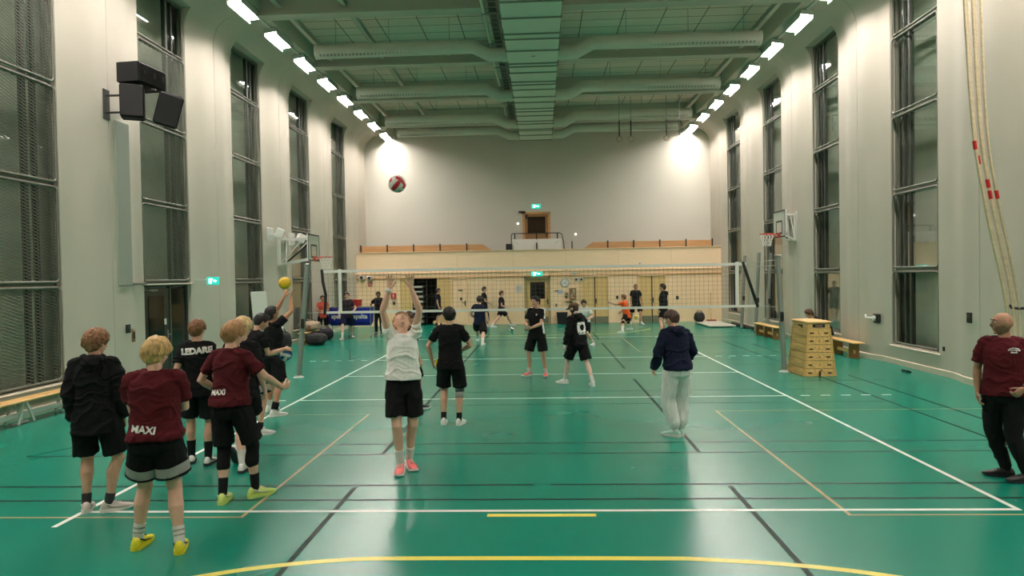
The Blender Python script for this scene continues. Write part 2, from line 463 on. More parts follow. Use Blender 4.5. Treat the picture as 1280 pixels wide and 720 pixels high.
# floor with its painted lines (one mesh, several paints)
def floor():
    mb = MB(); mb.quad((XL-.4, Y0, 0), (XR+.4, Y0, 0), (XR+.4, YG+1.6, 0), (XL-.4, YG+1.6, 0))
    lv = [0]
    def line(a, b, w, mi):
        a, b = V((a[0], a[1], 0)), V((b[0], b[1], 0)); t = (b-a).normalized(); p = V((-t.y, t.x, 0))*w/2
        lv[0] += 1; z = V((0, 0, .0006+mi*.0003+lv[0]*.000004))
        mb.quad(a-p+z, b-p+z, b+p+z, a+p+z, mi)
    Wh, Bk, Gy, Tn, Ye = 5, 1, 2, 3, 4
    x0, x1, y0 = -4.58, 4.42, 6.515
    line((x0-.0, 6.10), (x0, 24.53), .055, Wh); line((x1, 6.49), (x1, 24.53), .055, Wh)
    for y in (y0, y0+6, y0+9, y0+12, y0+18): line((x0-.025, y), (x1+.025, y), .055, Wh)
    for y in (y0+6, y0+12):
        for k in range(5):
            line((x1+.25+k*.36, y), (x1+.42+k*.36, y), .055, Wh); line((x0-.25-k*.36, y), (x0-.42-k*.36, y), .055, Wh)
    for yy in (lambda y: y, lambda y: 31.03-y):
        line((-2.91, yy(6.37)), (-2.91, yy(11.19)), .035, Tn); line((2.82, yy(6.37)), (2.82, yy(11.19)), .035, Tn)
        line((-8.3, yy(6.36)), (-2.89, yy(6.36)), .03, Tn); line((2.80, yy(6.38)), (7.6, yy(6.38)), .03, Tn)
        line((2.80, yy(11.2)), (7.2, yy(11.2)), .025, Tn); line((-2.89, yy(11.18)), (-5.0, yy(11.18)), .025, Tn)
        for x in (-2.06, 1.965): line((x, yy(4.6)), (x, yy(7.26)), .05, Gy)
        for a, b in ((-8.4, -.12), (.06, 8.0)): line((a, yy(7.33)), (b, yy(7.33)), .04, Bk)
        line((-8.2, yy(6.85)), (8.0, yy(6.85)), .04, Bk)
        line((-5.6, yy(9.15)), (5.9, yy(9.15)), .03, Bk)
        for a, b in ((-6.81, -.12), (.05, 6.0)): line((a, yy(8.62)), (b, yy(8.62)), .03, Bk)
        for x in (-2.08, 1.96): line((x, yy(8.66)), (x, yy(14.7)), .05, Gy)
        for q, w in (((-6.81, 8.62, -6.09, 9.76), .03), ((-6.09, 9.76, -5.28, 12.6), .03)): line((q[0], yy(q[1])), (q[2], yy(q[3])), w, Bk)
        for q in ((5.92, 8.66, 5.92, 15.0), (6.58, 9.4, 6.58, 14.9)): line((q[0], yy(q[1])), (q[2], yy(q[3])), .04, Bk)
        for xa, xb in ((-7.2, -4.7), (4.5, 7.0)): line((xa, yy(14.2)), (xb, yy(14.2)), .025, Bk)
        line((-4.6, yy(13.2)), (5.2, yy(13.2)), .02, Bk); line((-4.6, yy(11.9)), (5.9, yy(11.9)), .02, Bk)
        line((-.55, yy(6.39)), (.48, yy(6.39)), .075, Ye)
        pts = [(-4.6, 3.0), (-3.9, 4.05), (-3.3, 4.72), (-2.62, 5.09), (-2.17, 5.26), (-1.63, 5.38), (-1.0, 5.41), (.8, 5.41), (1.25, 5.39), (1.95, 5.28), (2.53, 5.10), (3.2, 4.75), (3.8, 4.1), (4.5, 3.0)]
        # smooth the arc
        q = []
        for i in range(len(pts)-1):
            p0, p1, p2, p3 = (V(pts[max(0, min(len(pts)-1, i+k))]+(0,)) for k in (-1, 0, 1, 2))
            for s in range(5):
                t = s/5; q.append(.5*((2*p1)+(p2-p0)*t+(2*p0-5*p1+4*p2-p3)*t*t+(3*p1-p0-3*p2+p3)*t**3))
        for a, b in zip(q, q[1:]): line((a.x, yy(a.y)), (b.x, yy(b.y)), .075, Ye)
    o = mb.build('floor', [M_floor, M_ldark, M_lgrey, M_ltan, M_lyellow, M_lwhite]); tag(o, kind='structure')
floor()
mb = MB(); mb.quad((XL-.4, Y0, 0), (XR+.4, Y0, 0), (XR+.4, Y0, 10), (XL-.4, Y0, 10)); tag(mb.build('wall_front', M_wall), kind='structure')

# ceiling slabs, cross beams, long rails
mb = MB(); mb.box((-.2, 15.2, ZC+.05), (17.6, 39, .1)); tag(mb.build('ceiling', M_tiles), kind='structure')
for y in (-.1, 4.45, 8.95, 13.42, 17.84, 22.28, 26.65, 31.2):
    mb = MB(); w = .38
    x0, x1 = XL+1.42, XR-1.27
    mb.box(((x0+x1)/2, y, 9.23), (x1-x0, w, .05)); mb.box(((x0+x1)/2, y, 9.58), (x1-x0, w*.42, .72)); mb.box(((x0+x1)/2, y, 9.30), (x1-x0, w*.62, .10))
    tag(mb.build('ceiling_beam', M_ceilgrey), kind='structure')
for x in (-5.05, -6.75, 6.5):
    mb = MB(); mb.box((x, 15, 9.50), (.03, 37, .14)); mb.box((x, 15, 9.43), (.13, 37, .025)); mb.box((x, 15, 9.57), (.13, 37, .025))
    tag(mb.build('ceiling_rail', M_ceilgrey), kind='structure')

# main air duct down the middle with branch ducts
def duct_system():
    y1 = 31.95; y0 = 2.0
    d = empty('air_duct', (-.14, (y0+y1)/2, 8.6), 'wide boxy grey green main air duct running down the middle of the ceiling', 'air duct')
    o = V(d.location); off = lambda p: V(p)-o
    m = MB(); w = 1.46; h = .55
    m.box(off((-.14, (y0+y1)/2, 8.6+h/2)), (w, y1-y0, h)); m.build('duct_body', M_ductmain, d)
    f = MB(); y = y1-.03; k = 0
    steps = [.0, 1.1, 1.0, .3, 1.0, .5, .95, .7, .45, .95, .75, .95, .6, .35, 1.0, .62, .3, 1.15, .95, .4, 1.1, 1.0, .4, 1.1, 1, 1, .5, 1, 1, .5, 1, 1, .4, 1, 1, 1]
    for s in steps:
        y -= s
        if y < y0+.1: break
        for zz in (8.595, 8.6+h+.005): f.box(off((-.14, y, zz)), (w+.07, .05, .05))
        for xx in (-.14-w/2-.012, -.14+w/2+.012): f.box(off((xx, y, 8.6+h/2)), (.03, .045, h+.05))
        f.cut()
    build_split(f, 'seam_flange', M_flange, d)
    v = MB(); v.box(off((-.12, 19.75, 8.592)), (.10, .08, .01), bev=.003); v.build('inspection_cap', M_steel, d)
duct_system()
def branch(y, side, xe, lab, ye):
    sx = 1 if side > 0 else -1
    xs = -.14+sx*.74
    d = empty('branch_duct', (xs, y, 9.05), lab, 'air duct', 'branch air ducts')
    o = V(d.location); off = lambda p: V(p)-o
    r = .205
    t = MB(); t.tube([off(p) for p in ((xs-sx*.05, y, 8.80), (xs+sx*.5, y, 8.80), (xs+sx*1.0, y, 9.06), (xs+sx*2.4, y, 9.06), (xe, ye, 9.06))], r, n=20, ref=(0, 0, 1), dome=(0, 0)); t.build('duct_pipe', M_duct, d, smooth=True, auto=40)
    c = MB()
    for q, z in ((xs+sx*.12, 8.80), (xs+sx*1.75, 9.06), (xe-sx*.03, 9.06)):
        c.lathe(off((q, y+(ye-y)*abs(q-xs)/abs(xe-xs), z)), [(r, -.03), (r+.018, -.03), (r+.018, .03), (r, .03)], n=20, axis=(1, 0, 0)); c.cut()
    build_split(c, 'collar', M_duct, d)
    n_ = MB()
    x = xs+sx*2.7; k = 0
    while abs(x) < abs(xe)-.15:
        for a in (-62, -48):
            n_.box(off((x, y-math.cos(R(a+0))*r*1.0*.8-.012, 9.06+math.sin(R(a))*r*.92)), (.055, .03, .02))
        n_.cut()
        x += sx*.11; k += 1
    build_split(n_, 'nozzle', M_steel, d)
    h = MB()
    for q in (2.6, 4.4, 6.0):
        if q < abs(xe): h.bar(off((sx*q, y, 9.25)), off((sx*q, y, ZC)), .012); h.cut()
    build_split(h, 'hanger_rod', M_steel, d)
names = ['first', 'second', 'third', 'fourth']
for i, (y, dl) in enumerate(((20.15, 0), (24.75, .15), (29.3, .2), (31.75, .1))):
    place = ['nearest the camera', 'second from camera', 'third from camera', 'farthest, by the back wall'][i]
    branch(y, -1, -6.62, 'perforated branch duct on the left side of the main duct, %s' % place, y+.05)
    branch(y, 1, 6.5, 'perforated branch duct on the right side of the main duct, %s' % place, y+.05)
def cable_tray():
    d = empty('cable_tray', (-1.15, 16, 9.0), 'dark cable tray and pipes hung along the left side of the main duct', 'cable tray')
    o = V(d.location); off = lambda p: V(p)-o
    t = MB()
    for x in (-1.02, -1.24): t.box(off((x, 17, 9.12)), (.02, 29, .07))
    y = 3
    while y < 31: t.box(off((-1.13, y, 9.1)), (.22, .04, .02)); y += .35
    t.build('tray', M_steel, d)
    c = MB()
    for k in range(7): c.tube([off((-1.21+k*.026, 2.6, 9.13)), off((-1.21+k*.026, 31.2, 9.13))], .012, n=6); c.cut()
    build_split(c, 'cable', mat('grey_cable', (52, 56, 50), .6), d)
    p = MB(); p.tube([off((-1.37, 2.6, 9.10)), off((-1.37, 31.2, 9.10))], .045, n=12); p.build('pipe', M_duct, d, smooth=True)
    h = MB(); y = 4
    while y < 31:
        for x in (-1.03, -1.23): h.box(off((x, y, 9.5)), (.012, .012, .8))
        h.box(off((-1.2, y, 9.055)), (.45, .03, .03)); y += 2.28; h.cut()
    build_split(h, 'hanger', M_steel, d)
cable_tray()
for x, y, lab in ((-2.35, 22.9, 'dark slot air vent in the ceiling left of the main duct'), (2.35, 22.9, 'dark slot air vent in the ceiling right of the main duct')):
    e = empty('ceiling_vent', (x, y, 9.93), lab, 'vent', 'slot vents in the ceiling')
    f = MB(); f.box((0, 0, 0), (1.3, .34, .05), bev=.01); f.build('frame', M_ceilgrey, e)
    g = MB()
    for k in range(4): g.box((0, -.09+k*.06, -.03), (.95, .03, .012), rot=Matrix.Rotation(R(25), 3, 'X'))
    g.build('louvre', M_black, e)

# ceiling lights in two rows under the coves
LAMP = 122
M_lamp = mat('lamp_diffuser', (1.0, .915, .86), .4, emit=LAMP)
def light_proto():
    e = empty('ceiling_light', (0, 0, 0), 'x', 'ceiling light', 'ceiling lights along the coves')
    h = MB(); h.box((0, 0, .03), (.35, 1.32, .07), bev=.01); h.box((0, 0, .08), (.12, 1.0, .04))
    for sx in (-1, 1): h.box((sx*.175, 0, -.065), (.022, 1.32, .18), bev=.006)  # side skirts added to hold direct light off the coves and upper walls
    for sy in (-1, 1): h.box((0, sy*.655, -.02), (.36, .022, .09), bev=.006)
    h.build('housing', M_whitem, e)
    d = MB(); d.box((0, 0, -.02), (.30, 1.24, .05), bev=.018); d.build('diffuser', M_lamp, e)
    return e
ord_ = ['nearest the camera', 'second', 'third', 'fourth', 'fifth', 'sixth', 'seventh', 'eighth', 'ninth', 'tenth']
first = None
for side, x in (('left', -7.52), ('right', 7.36)):
    k = 0
    for i in range(-8, 8):
        y = 17.35+2.28*i
        if y < -3: continue
        vis = y > 16 
        if vis: k += 1; lab = 'bright ceiling light, %s row along the wall, %s visible one counting away from the camera' % (side, ['first', 'second', 'third', 'fourth', 'fifth', 'sixth', 'seventh', 'eighth', 'ninth'][k-1])
        else: lab = 'ceiling light of the %s row overhead, %s from the near end wall' % (side, ['first', 'second', 'third', 'fourth', 'fifth', 'sixth', 'seventh', 'eighth', 'ninth', 'tenth'][i+8])
        if first is None: first = light_proto(); o = first; o.location = (x, y, 9.30); o['label'] = lab
        else: o = dup(first, (x, y, 9.30), lab)
        o.rotation_euler = (0, R(8 if side == 'right' else -8), 0)
    t = MB(); t.box((x, 15, 9.365), (.07, 37, .035)); o = t.build('light_track', M_whitem); tag(o, 'white mounting track carrying the %s row of ceiling lights' % side, 'track')

# gym rings under the far right of the ceiling
rx = [(3.20, 'left ring of the left pair'), (3.66, 'right ring of the left pair'), (5.06, 'left ring of the right pair'), (5.56, 'right ring of the right pair')]
def ring_proto():
    e = empty('gym_ring', (0, 0, 0), 'x', 'gym ring', 'gym rings')
    pts = [(.105*math.cos(2*PI*k/20), 0, .105*math.sin(2*PI*k/20)) for k in range(20)]
    m = MB(); m.tube(pts, .016, n=8, ref=(0, 1, 0), closed=True); m.build('ring', wood('ring_wood', (150, 128, 96)), e, smooth=True)
    s = MB(); s.box((0, 0, .42), (.05, .012, .62)); s.build('strap', M_dark, e)
    c = MB(); c.tube([(0, 0, .72), (0, 0, 2.0)], .012, n=6); c.build('cable', M_steel, e)
    return e
r0 = ring_proto()
for i, (x, nm) in enumerate(rx):
    lab = 'wooden gym ring on a dark strap, '+nm+' below the ceiling'
    if i == 0: r0.location = (x, 27.3, 7.62); r0['label'] = lab
    else: dup(r0, (x, 27.3, 7.62), lab)
for x, lab in ((3.43, 'steel carrier box holding the left pair of gym rings'), (5.31, 'steel carrier box holding the right pair of gym rings')):
    e = empty('ring_carrier', (x, 27.3, 9.2), lab, 'ring carrier')
    m = MB(); m.box((0, 0, .42), (1.0, .3, .12), bev=.02); m.box((0, 0, .3), (.5, .2, .14), bev=.02); m.build('beam', M_steel, e)
    p = MB()
    for q in (-.24, .24): p.lathe((q, 0, .3), [(.02, -.03), (.06, -.03), (.06, .03), (.02, .03)], axis=(0, 1, 0))
    p.build('pulley', M_dark, e)
# ------------------------------------------------------------------ gallery end of the hall
def wall_gallery():
    # lower wall with openings: storage bay and the door recess
    GX0, GX1 = XL-.3, XR+.42
    zt, zl = 3.44, 2.2
    SB = (-6.05, -4.88); DR = (-.80, .42)
    mb = MB()
    def pan(x0, x1, z0, z1, mi, y=YG, d=.12): mb.box(((x0+x1)/2, y+d/2, (z0+z1)/2), (x1-x0-.008, d, z1-z0-.004), mi=mi)
    # light upper band in wide sheets, then the ledge
    xs = [GX0, -6.3, -3.9, -1.3, 1.15, 3.6, 6.0, GX1]
    for a, b in zip(xs, xs[1:]): pan(a, b, 2.44, zt, 0)
    pan(GX0, GX1, 2.24, 2.44, 1)
    mb.box(((GX0+GX1)/2, YG-.02, 2.452), (GX1-GX0, .10, .03), mi=0)
    mb.box(((GX0+GX1)/2, YG-.025, 2.225), (GX1-GX0, .07, .035), mi=3)
    mb.box(((GX0+GX1)/2, YG+.03, zt+.012), (GX1-GX0, .2, .03), mi=0)
    # lower cladding between the openings
    for a, b, mi in ((GX0, -7.9, 1), (-7.9, -6.62, 1), (-6.62, SB[0], 2), (SB[1], -4.2, 2), (-3.45, -2.2, 1), (-2.2, DR[0], 1), (DR[1], 1.83, 1), (3.12, 4.45, 1), (5.75, 7.1, 1), (7.1, GX1, 1)):
        pan(a, b, .0, 2.21, mi)
        mb.box(((a+b)/2, YG-.012, .06), (b-a-.01, .03, .12), mi=0)
    o = mb.build('wall_gallery', [M_woodlight, M_woodpanel, M_woodyellow, M_woodrail]); tag(o, kind='structure')
    # storage bay behind the opening
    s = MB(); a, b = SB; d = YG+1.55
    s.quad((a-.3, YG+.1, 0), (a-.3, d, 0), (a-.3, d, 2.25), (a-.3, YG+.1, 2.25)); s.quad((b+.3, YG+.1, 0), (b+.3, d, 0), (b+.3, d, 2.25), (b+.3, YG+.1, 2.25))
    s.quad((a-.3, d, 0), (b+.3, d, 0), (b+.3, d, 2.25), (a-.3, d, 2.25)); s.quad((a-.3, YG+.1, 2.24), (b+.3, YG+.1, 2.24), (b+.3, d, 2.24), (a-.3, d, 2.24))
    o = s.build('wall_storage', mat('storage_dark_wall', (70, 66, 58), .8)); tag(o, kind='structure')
    f = MB(); f.box(((GX0+GX1)/2, (YG+YB)/2+.1, 3.36), (GX1-GX0, YB-YG, .1)); o = f.build('floor_gallery', mat('gallery_floor', (120, 112, 98), .7)); tag(o, kind='structure')
    return SB, DR
SB, DR = wall_gallery()
mb = MB(); mb.box((-.2, YB+.06, 6.6), (18.2, .12, 7.0)); tag(mb.build('wall_back', M_wall_back), kind='structure')

# wooden doors in the lower wall
def pine_door(n, x0, x1, leaves, kick=True, light=False, handle=0):
    d = empty('door_%d' % n, ((x0+x1)/2, YG, 0), kind='structure'); o = V(d.location)
    w = x1-x0; lw = w/leaves
    f = MB()
    for x in (-w/2+.02, w/2-.02): f.box((x, .02, 1.1), (.04, .14, 2.2))
    f.box((0, .02, 2.18), (w, .14, .05)); f.build('door_frame', M_woodpanel, d)
    for k in range(leaves):
        c = -w/2+lw*(k+.5)
        l = MB(); l.box((c, .04, 1.08), (lw-.05, .05, 2.14)); lo = l.build('door_leaf', M_woodpanel if light else M_woodyellow, d)
        if kick:
            q = MB(); q.box((c, .008, .17), (lw-.07, .008, .28)); q.build('kick_plate', mat('kick_plate_grey', (128, 128, 108), .4, .4), lo)
    h = MB(); hx = handle if handle else (0.05 if leaves > 1 else w/2-.12)
    h.box((hx, .005, 1.03), (.045, .012, .24), bev=.004); h.tube([(hx, 0, 1.05), (hx, -.05, 1.05), (hx-.12, -.05, 1.05)], .011, n=8); h.build('door_handle', M_dark, d)
    return d
pine_door(2, -4.2, -3.45, 1, kick=False, light=True)
pine_door(3, 1.83, 3.12, 2)
pine_door(4, 4.45, 5.75, 2)
def window_door():
    d = empty('door_5', ((DR[0]+DR[1])/2, YG, 0), kind='structure'); w = DR[1]-DR[0]
    f = MB()
    for x in (-w/2+.035, w/2-.035): f.box((x, .14, 1.1), (.07, .28, 2.21))
    f.box((0, .14, 2.16), (w, .28, .09)); f.build('door_frame', mat('grey_wood_frame', (170, 150, 112), .5), d)
    l = MB(); y = .22
    l.box((0, y, .58), (w-.14, .05, 1.16)); l.box((0, y, 2.03), (w-.14, .05, .16))
    for x in (-w/2+.17, w/2-.15): l.box((x, y, 1.55), (.2, .05, .82))
    lo = l.build('door_leaf', M_woodyellow, d)
    g = MB(); g.box((.01, y+.0, 1.55), (w-.44, .02, .80)); g.build('pane', mat('dark_pane', (24, 24, 24), .08), lo)
    k = MB(); k.box((0, y-.03, .17), (w-.18, .008, .3)); k.build('kick_plate', MATS['kick_plate_grey'], lo)
    h = MB(); h.box((w/2-.13, y-.03, 1.03), (.045, .012, .26), bev=.004); h.tube([(w/2-.13, y-.03, 1.05), (w/2-.13, y-.08, 1.05), (w/2-.25, y-.08, 1.05)], .011, n=8); h.build('door_handle', M_dark, d)
window_door()
def gallery_door():
    x0, x1, zb, zt = -.88, .50, 3.41, 5.42; w = x1-x0
    d = empty('door_6', ((x0+x1)/2, YB, zb), kind='structure'); h = zt-zb
    wd = wood('brown_door_wood', (150, 108, 62), .12, 'z')
    f = MB()
    for x in (-w/2+.06, w/2-.06): f.box((x, -.04, h/2), (.12, .10, h))
    f.box((0, -.04, h-.05), (w, .10, .10)); f.build('door_frame', M_woodrail, d)
    l = MB(); l.box((0, -.02, .5), (w-.24, .05, 1.0)); l.box((0, -.02, h-.19), (w-.24, .05, .18))
    for x in (-w/2+.21, w/2-.21): l.box((x, -.02, 1.36), (.18, .05, .8))
    lo = l.build('door_leaf', wd, d)
    g = MB(); g.box((0, -.045, 1.36), (w-.50, .02, .82)); g.build('pane', mat('brown_dark_pane', (44, 28, 18), .1), lo)
    hd = MB(); hd.box((w/2-.18, -.055, .86), (.05, .012, .24), bev=.004); hd.tube([(w/2-.18, -.05, .88), (w/2-.18, -.10, .88), (w/2-.30, -.10, .88)], .011, n=8); hd.build('door_handle', M_dark, d)
    c = MB(); c.box((-w/2-.02, -.13, h+.02), (.32, .10, .07), bev=.01); c.box((-w/2+.2, -.12, h-.22), (.10, .06, .2), bev=.01); c.build('door_closer', M_dark, d)
gallery_door()

# gallery landing: white boxed parapet, rail, black box
e = empty('landing_parapet', (-.19, 32.35, 3.41), 'white boxed parapet in front of the upper gallery door', 'parapet')
m = MB()
for c in (-.58, .60): m.box((c, 0, .30), (1.13, .06, .56), bev=.01)
m.box((.02, .22, .30), (2.28, .05, .56)); m.box((-1.13, .11, .30), (.05, .24, .56)); m.box((1.15, .11, .30), (.05, .24, .56)); m.build('panel', M_white, e)
p = MB(); p.box((0, -.05, .19), (.06, .05, .42)); p.build('post', M_dark, e)
b = MB()
for sx in (-1, 1): b.bar((sx*1.08, -.036, .50), (sx*.86, -.036, .34), .012)
b.build('stay', M_steel, e)
e = empty('guard_rail', (-.19, 32.8, 3.41), 'dark steel guard rail behind the white parapet below the gallery door', 'railing')
m = MB(); t = lambda pts, r=.022: m.tube(pts, r, n=8)
t([(-1.22, 0, 0), (-1.22, 0, .80), (-1.16, 0, .88), (1.12, 0, .88), (1.22, 0, .80), (1.30, -.1, .4), (1.32, -.1, 0)]); m.build('rail', M_dark, e, smooth=True)
m = MB()
for x in (-1.05, 0, 1.0): m.box((x, 0, .44), (.06, .03, .86)); m.cut()
m.box((-.75, .2, .25), (.05, .03, .5)); build_split(m, 'post', M_dark, e)
for x, lab in ((-1.62, None), (1.48, 'short dark steel post on the gallery edge right of the parapet')):
    if lab:
        m = MB(); m.box((x, 32.2, 3.64), (.05, .05, .42), bev=.006); m.lathe((x, 32.2, 3.45), [(.05, 0), (.05, .012)], n=10); tag(m.build('gallery_post', M_dark), lab, 'post')
m = MB(); m.box((-1.50, 32.3, 3.60), (.30, .24, .36), bev=.02); m.box((-1.50, 32.17, 3.60), (.24, .02, .30), bev=.008); tag(m.build('equipment_box', M_black), 'small black equipment box on the gallery beside the white parapet', 'box')

def gallery_bench(x0, x1, inner, lab):
    e = empty('gallery_bench', ((x0+x1)/2, 32.35, 3.41), lab, 'bench'); c = (x0+x1)/2
    n_ = 5; step = (x1-x0)/n_; xs = [x0+i*step for i in range(n_+1)]
    for i in range(n_):
        a, b = xs[i]-c+.02, xs[i+1]-c-.02; s = MB()
        zl = .38
        p = [(a, 0, .04), (b, 0, .04), (b, 0, zl), (a, 0, zl)]
        if inner > 0 and i == n_-1: p = [(a, 0, .04), (b, 0, .04), (b-.5, 0, zl), (a, 0, zl)]
        if inner < 0 and i == 0: p = [(a, 0, .04), (b, 0, .04), (b, 0, zl), (a+.5, 0, zl)]
        s.prism(p, (0, -.02, 0), (0, .05, 0)); s.build('board', M_woodrail, e)
        if i < n_:
            q = MB(); xx = (xs[i] if inner > 0 else xs[i+1])-c
            q.box((xx, -.05, .22), (.06, .05, .44)); q.build('post', M_dark, e)
gallery_bench(-8.62, -2.25, 1, 'long brown wooden backrest on the gallery edge left of the landing')
gallery_bench(1.95, 8.05, -1, 'long brown wooden backrest on the gallery edge right of the landing')

# signs
def exit_sign(loc, rz, lab, w=.34, h=.17, arm=None):
    e = empty('exit_sign', loc, lab, 'exit sign', rz=rz)
    b = MB(); b.box((0, 0, 0), (w, .05, h), bev=.015); b.build('sign_box', M_green, e)
    s = MB(); y = -.028
    s.box((-w*.2, y, 0), (w*.22, .004, h*.62)); s.bar((w*.02, y, 0), (w*.2, y, 0), h*.12, .004, up=(0, 1, 0))
    s.prism([(w*.18, 0, h*.2), (w*.18, 0, -h*.2), (w*.33, 0, 0)], (0, y-.002, 0), (0, .004, 0))
    s.sphere((-w*.02, y, h*.23), (.016, .004, .016), n=8, m=6)
    s.build('pictogram', M_signwhite, e)
    if arm:
        a = MB(); a.tube(arm, .015, n=8); a.build('bracket', M_whitem, e)
    return e
exit_sign((-.2, YB-.03, 5.70), 0, 'green lit exit sign above the brown gallery door', .46, .22)
exit_sign((-.2, YG-.05, 2.335), 0, 'green lit exit sign above the lower door with the dark window', .52, .24)
exit_sign((-8.32, 16.9, 2.27), R(8), 'green lit exit sign on a bracket by the dark glass door', .30, .20, arm=[(-.44, 0, .02), (-.14, 0, .02)])

# wall clock
e = empty('wall_clock', (1.09, YG-.0, 1.90), 'round white wall clock right of the lower door', 'clock')
m = MB(); m.lathe((0, 0, 0), [(.20, 0), (.205, -.02), (.20, -.045), (.18, -.05), (.18, -.03)][::1], n=32, axis=(0, 1, 0)); m.build('rim', mat('clock_rim_grey', (120, 122, 118), .4), e, smooth=True, auto=30)
m = MB(); m.lathe((0, -.033, 0), [(.182, -.004), (.182, .004)], n=32, axis=(0, 1, 0)); m.build('dial', mat('clock_dial', (240, 240, 232), .4), e)
m = MB()
for k in range(12):
    a = 2*PI*k/12; m.bar((.145*math.sin(a), -.039, .145*math.cos(a)), (.168*math.sin(a), -.039, .168*math.cos(a)), .014, .003, up=(0, 1, 0))
m.build('hour_mark', M_black, e)
m = MB(); a = R(48); m.bar((0, -.042, 0), (.13*math.sin(a), -.042, .13*math.cos(a)), .012, .004, up=(0, 1, 0)); a = R(222); m.bar((0, -.045, 0), (.085*math.sin(a), -.045, .085*math.cos(a)), .016, .004, up=(0, 1, 0)); m.build('hand', M_black, e)

# things on the lower wall
def plate(name, x, z, w, h, m_, lab, cat, d=.02, y=YG, kids=()):
    b = MB(); b.box((x, y-d/2, z), (w, d, h), bev=min(.008, d/3)); o = b.build(name, m_); tag(o, lab, cat)
    for nm, mm, bx in kids:
        k = MB()
        for (dx, dz, ww, hh) in bx: k.box((x+dx, y-d-.003, z+dz), (ww, .008, hh))
        k.build(nm, mm, o)
    return o
M_paper = mat('paper', (214, 206, 196), .7); M_grey = mat('sign_grey', (60, 60, 56), .5)
plate('paper_notice', -1.05, 1.64, .30, .36, M_paper, 'pale paper notice on the wood left of the lower door', 'notice', .006, kids=(('print', mat('faint_print', (178, 166, 160), .7), ((0, .08, .2, .03), (0, 0, .22, .02), (0, -.07, .18, .02))),))
plate('paper_notice', .86, 1.47, .26, .22, mat('paper_bluish', (196, 200, 206), .7), 'small pale bluish paper below the wall clock', 'notice', .006, kids=(('print', mat('faint_print', (178, 166, 160), .7), ((0, .04, .16, .02), (0, -.03, .18, .02))),))
plate('display_case', 1.45, 1.38, .30, .52, mat('case_brown', (128, 92, 58), .5), 'small brown display case on the wall below the clock', 'display case', .09, kids=(('panel', mat('case_inside', (196, 168, 132), .5), ((0, .12, .22, .18), (0, -.1, .22, .2))), ('photo', M_grey, ((-.05, .12, .07, .12), (.05, -.1, .07, .12)))))
plate('soap_dispenser', 1.15, 1.30, .11, .22, M_dark, 'dark dispenser on the wall left of the display case', 'dispenser', .08, kids=(('window', M_whitem, ((0, .03, .05, .08),)),))
plate('soap_dispenser', 1.36, 1.02, .13, .14, M_dark, 'dark dispenser on the wall under the display case', 'dispenser', .08, kids=(('window', M_whitem, ((0, .02, .05, .05),)),))
plate('shelf_board', 1.28, 1.05, .42, .03, M_woodpanel, 'little wooden shelf under the wall dispensers', 'shelf', .14, kids=(('edge_strip', M_woodrail, ((0, 0, .4, .02),)),))
plate('door_plate', .70, 1.52, .19, .045, M_dark, 'dark name plate on the wall beside the lower door', 'sign', .012, kids=(('print', M_grey, ((0, 0, .12, .012),)),))
plate('door_plate', -3.78, 1.62, .22, .05, M_dark, 'dark name plate on the plain light wooden door', 'sign', .012, y=YG+.01, kids=(('print', M_grey, ((0, 0, .14, .012),)),))
plate('wall_switch', .68, .86, .07, .14, M_dark, 'tall dark switch on the wall beside the black bin', 'switch', .03, kids=(('rocker', M_grey, ((0, 0, .035, .07),)),))
plate('wall_switch', -3.75, 1.22, .09, .13, M_dark, 'dark lock reader on the plain light wooden door', 'switch', .03, y=YG+.01, kids=(('rocker', M_grey, ((0, 0, .04, .05),)),))
plate('wall_switch', 3.5, 1.18, .10, .14, M_dark, 'dark switch beside the first pair of yellow doors', 'switch', .03, kids=(('rocker', M_grey, ((0, 0, .05, .05),)),))
plate('wall_switch', 6.25, 1.12, .12, .16, M_dark, 'dark switch right of the second pair of yellow doors', 'switch', .03, kids=(('rocker', M_grey, ((0, 0, .05, .05),)),))
plate('fire_alarm_box', -6.93, 1.42, .24, .26, M_red, 'red fire alarm box on the wood left of the storage bay', 'fire alarm', .07, kids=(('symbol', M_white, ((0, .02, .05, .12), (0, -.08, .1, .02))),))
plate('key_box', -6.91, 1.10, .10, .18, M_dark, 'small dark box hung below the red fire alarm box', 'box', .05, kids=(('label_strip', M_white, ((0, .06, .06, .05),)),))
plate('fire_sign', -8.02, 1.98, .20, .22, mat('faded_red_sign', (196, 92, 72), .5), 'small faded red fire sign near the left corner', 'sign', .01, kids=(('symbol', M_white, ((-.03, .03, .05, .1), (.04, -.04, .05, .06))),))
plate('thermostat', 1.50, 2.34, .24, .10, M_white, 'white box on the ledge strip above the clock', 'box', .05, kids=(('grille', M_grey, ((0, 0, .16, .012),)),))
plate('junction_box', 4.55, 2.72, .12, .12, M_whitem, 'white junction box on the upper wooden band, right half', 'box', .05, kids=(('cap', M_grey, ((0, 0, .04, .04),)),))
for x, lab in ((1.62, 'left'), (1.86, 'right')):
    e = empty('wall_speaker', (x, YG, 2.04), 'little round white wall speaker right of the clock, %s one of two' % lab, 'speaker', 'two little wall speakers')
    m = MB(); m.lathe((0, 0, 0), [(.09, 0), (.10, -.03), (.09, -.06), (.06, -.065)], n=20, axis=(0, 1, 0)); m.build('housing', M_whitem, e, smooth=True, auto=40)
    m = MB(); m.lathe((0, -.064, 0), [(.058, -.004), (.05, .004)], n=16, axis=(0, 1, 0)); m.build('grille', M_grey, e)
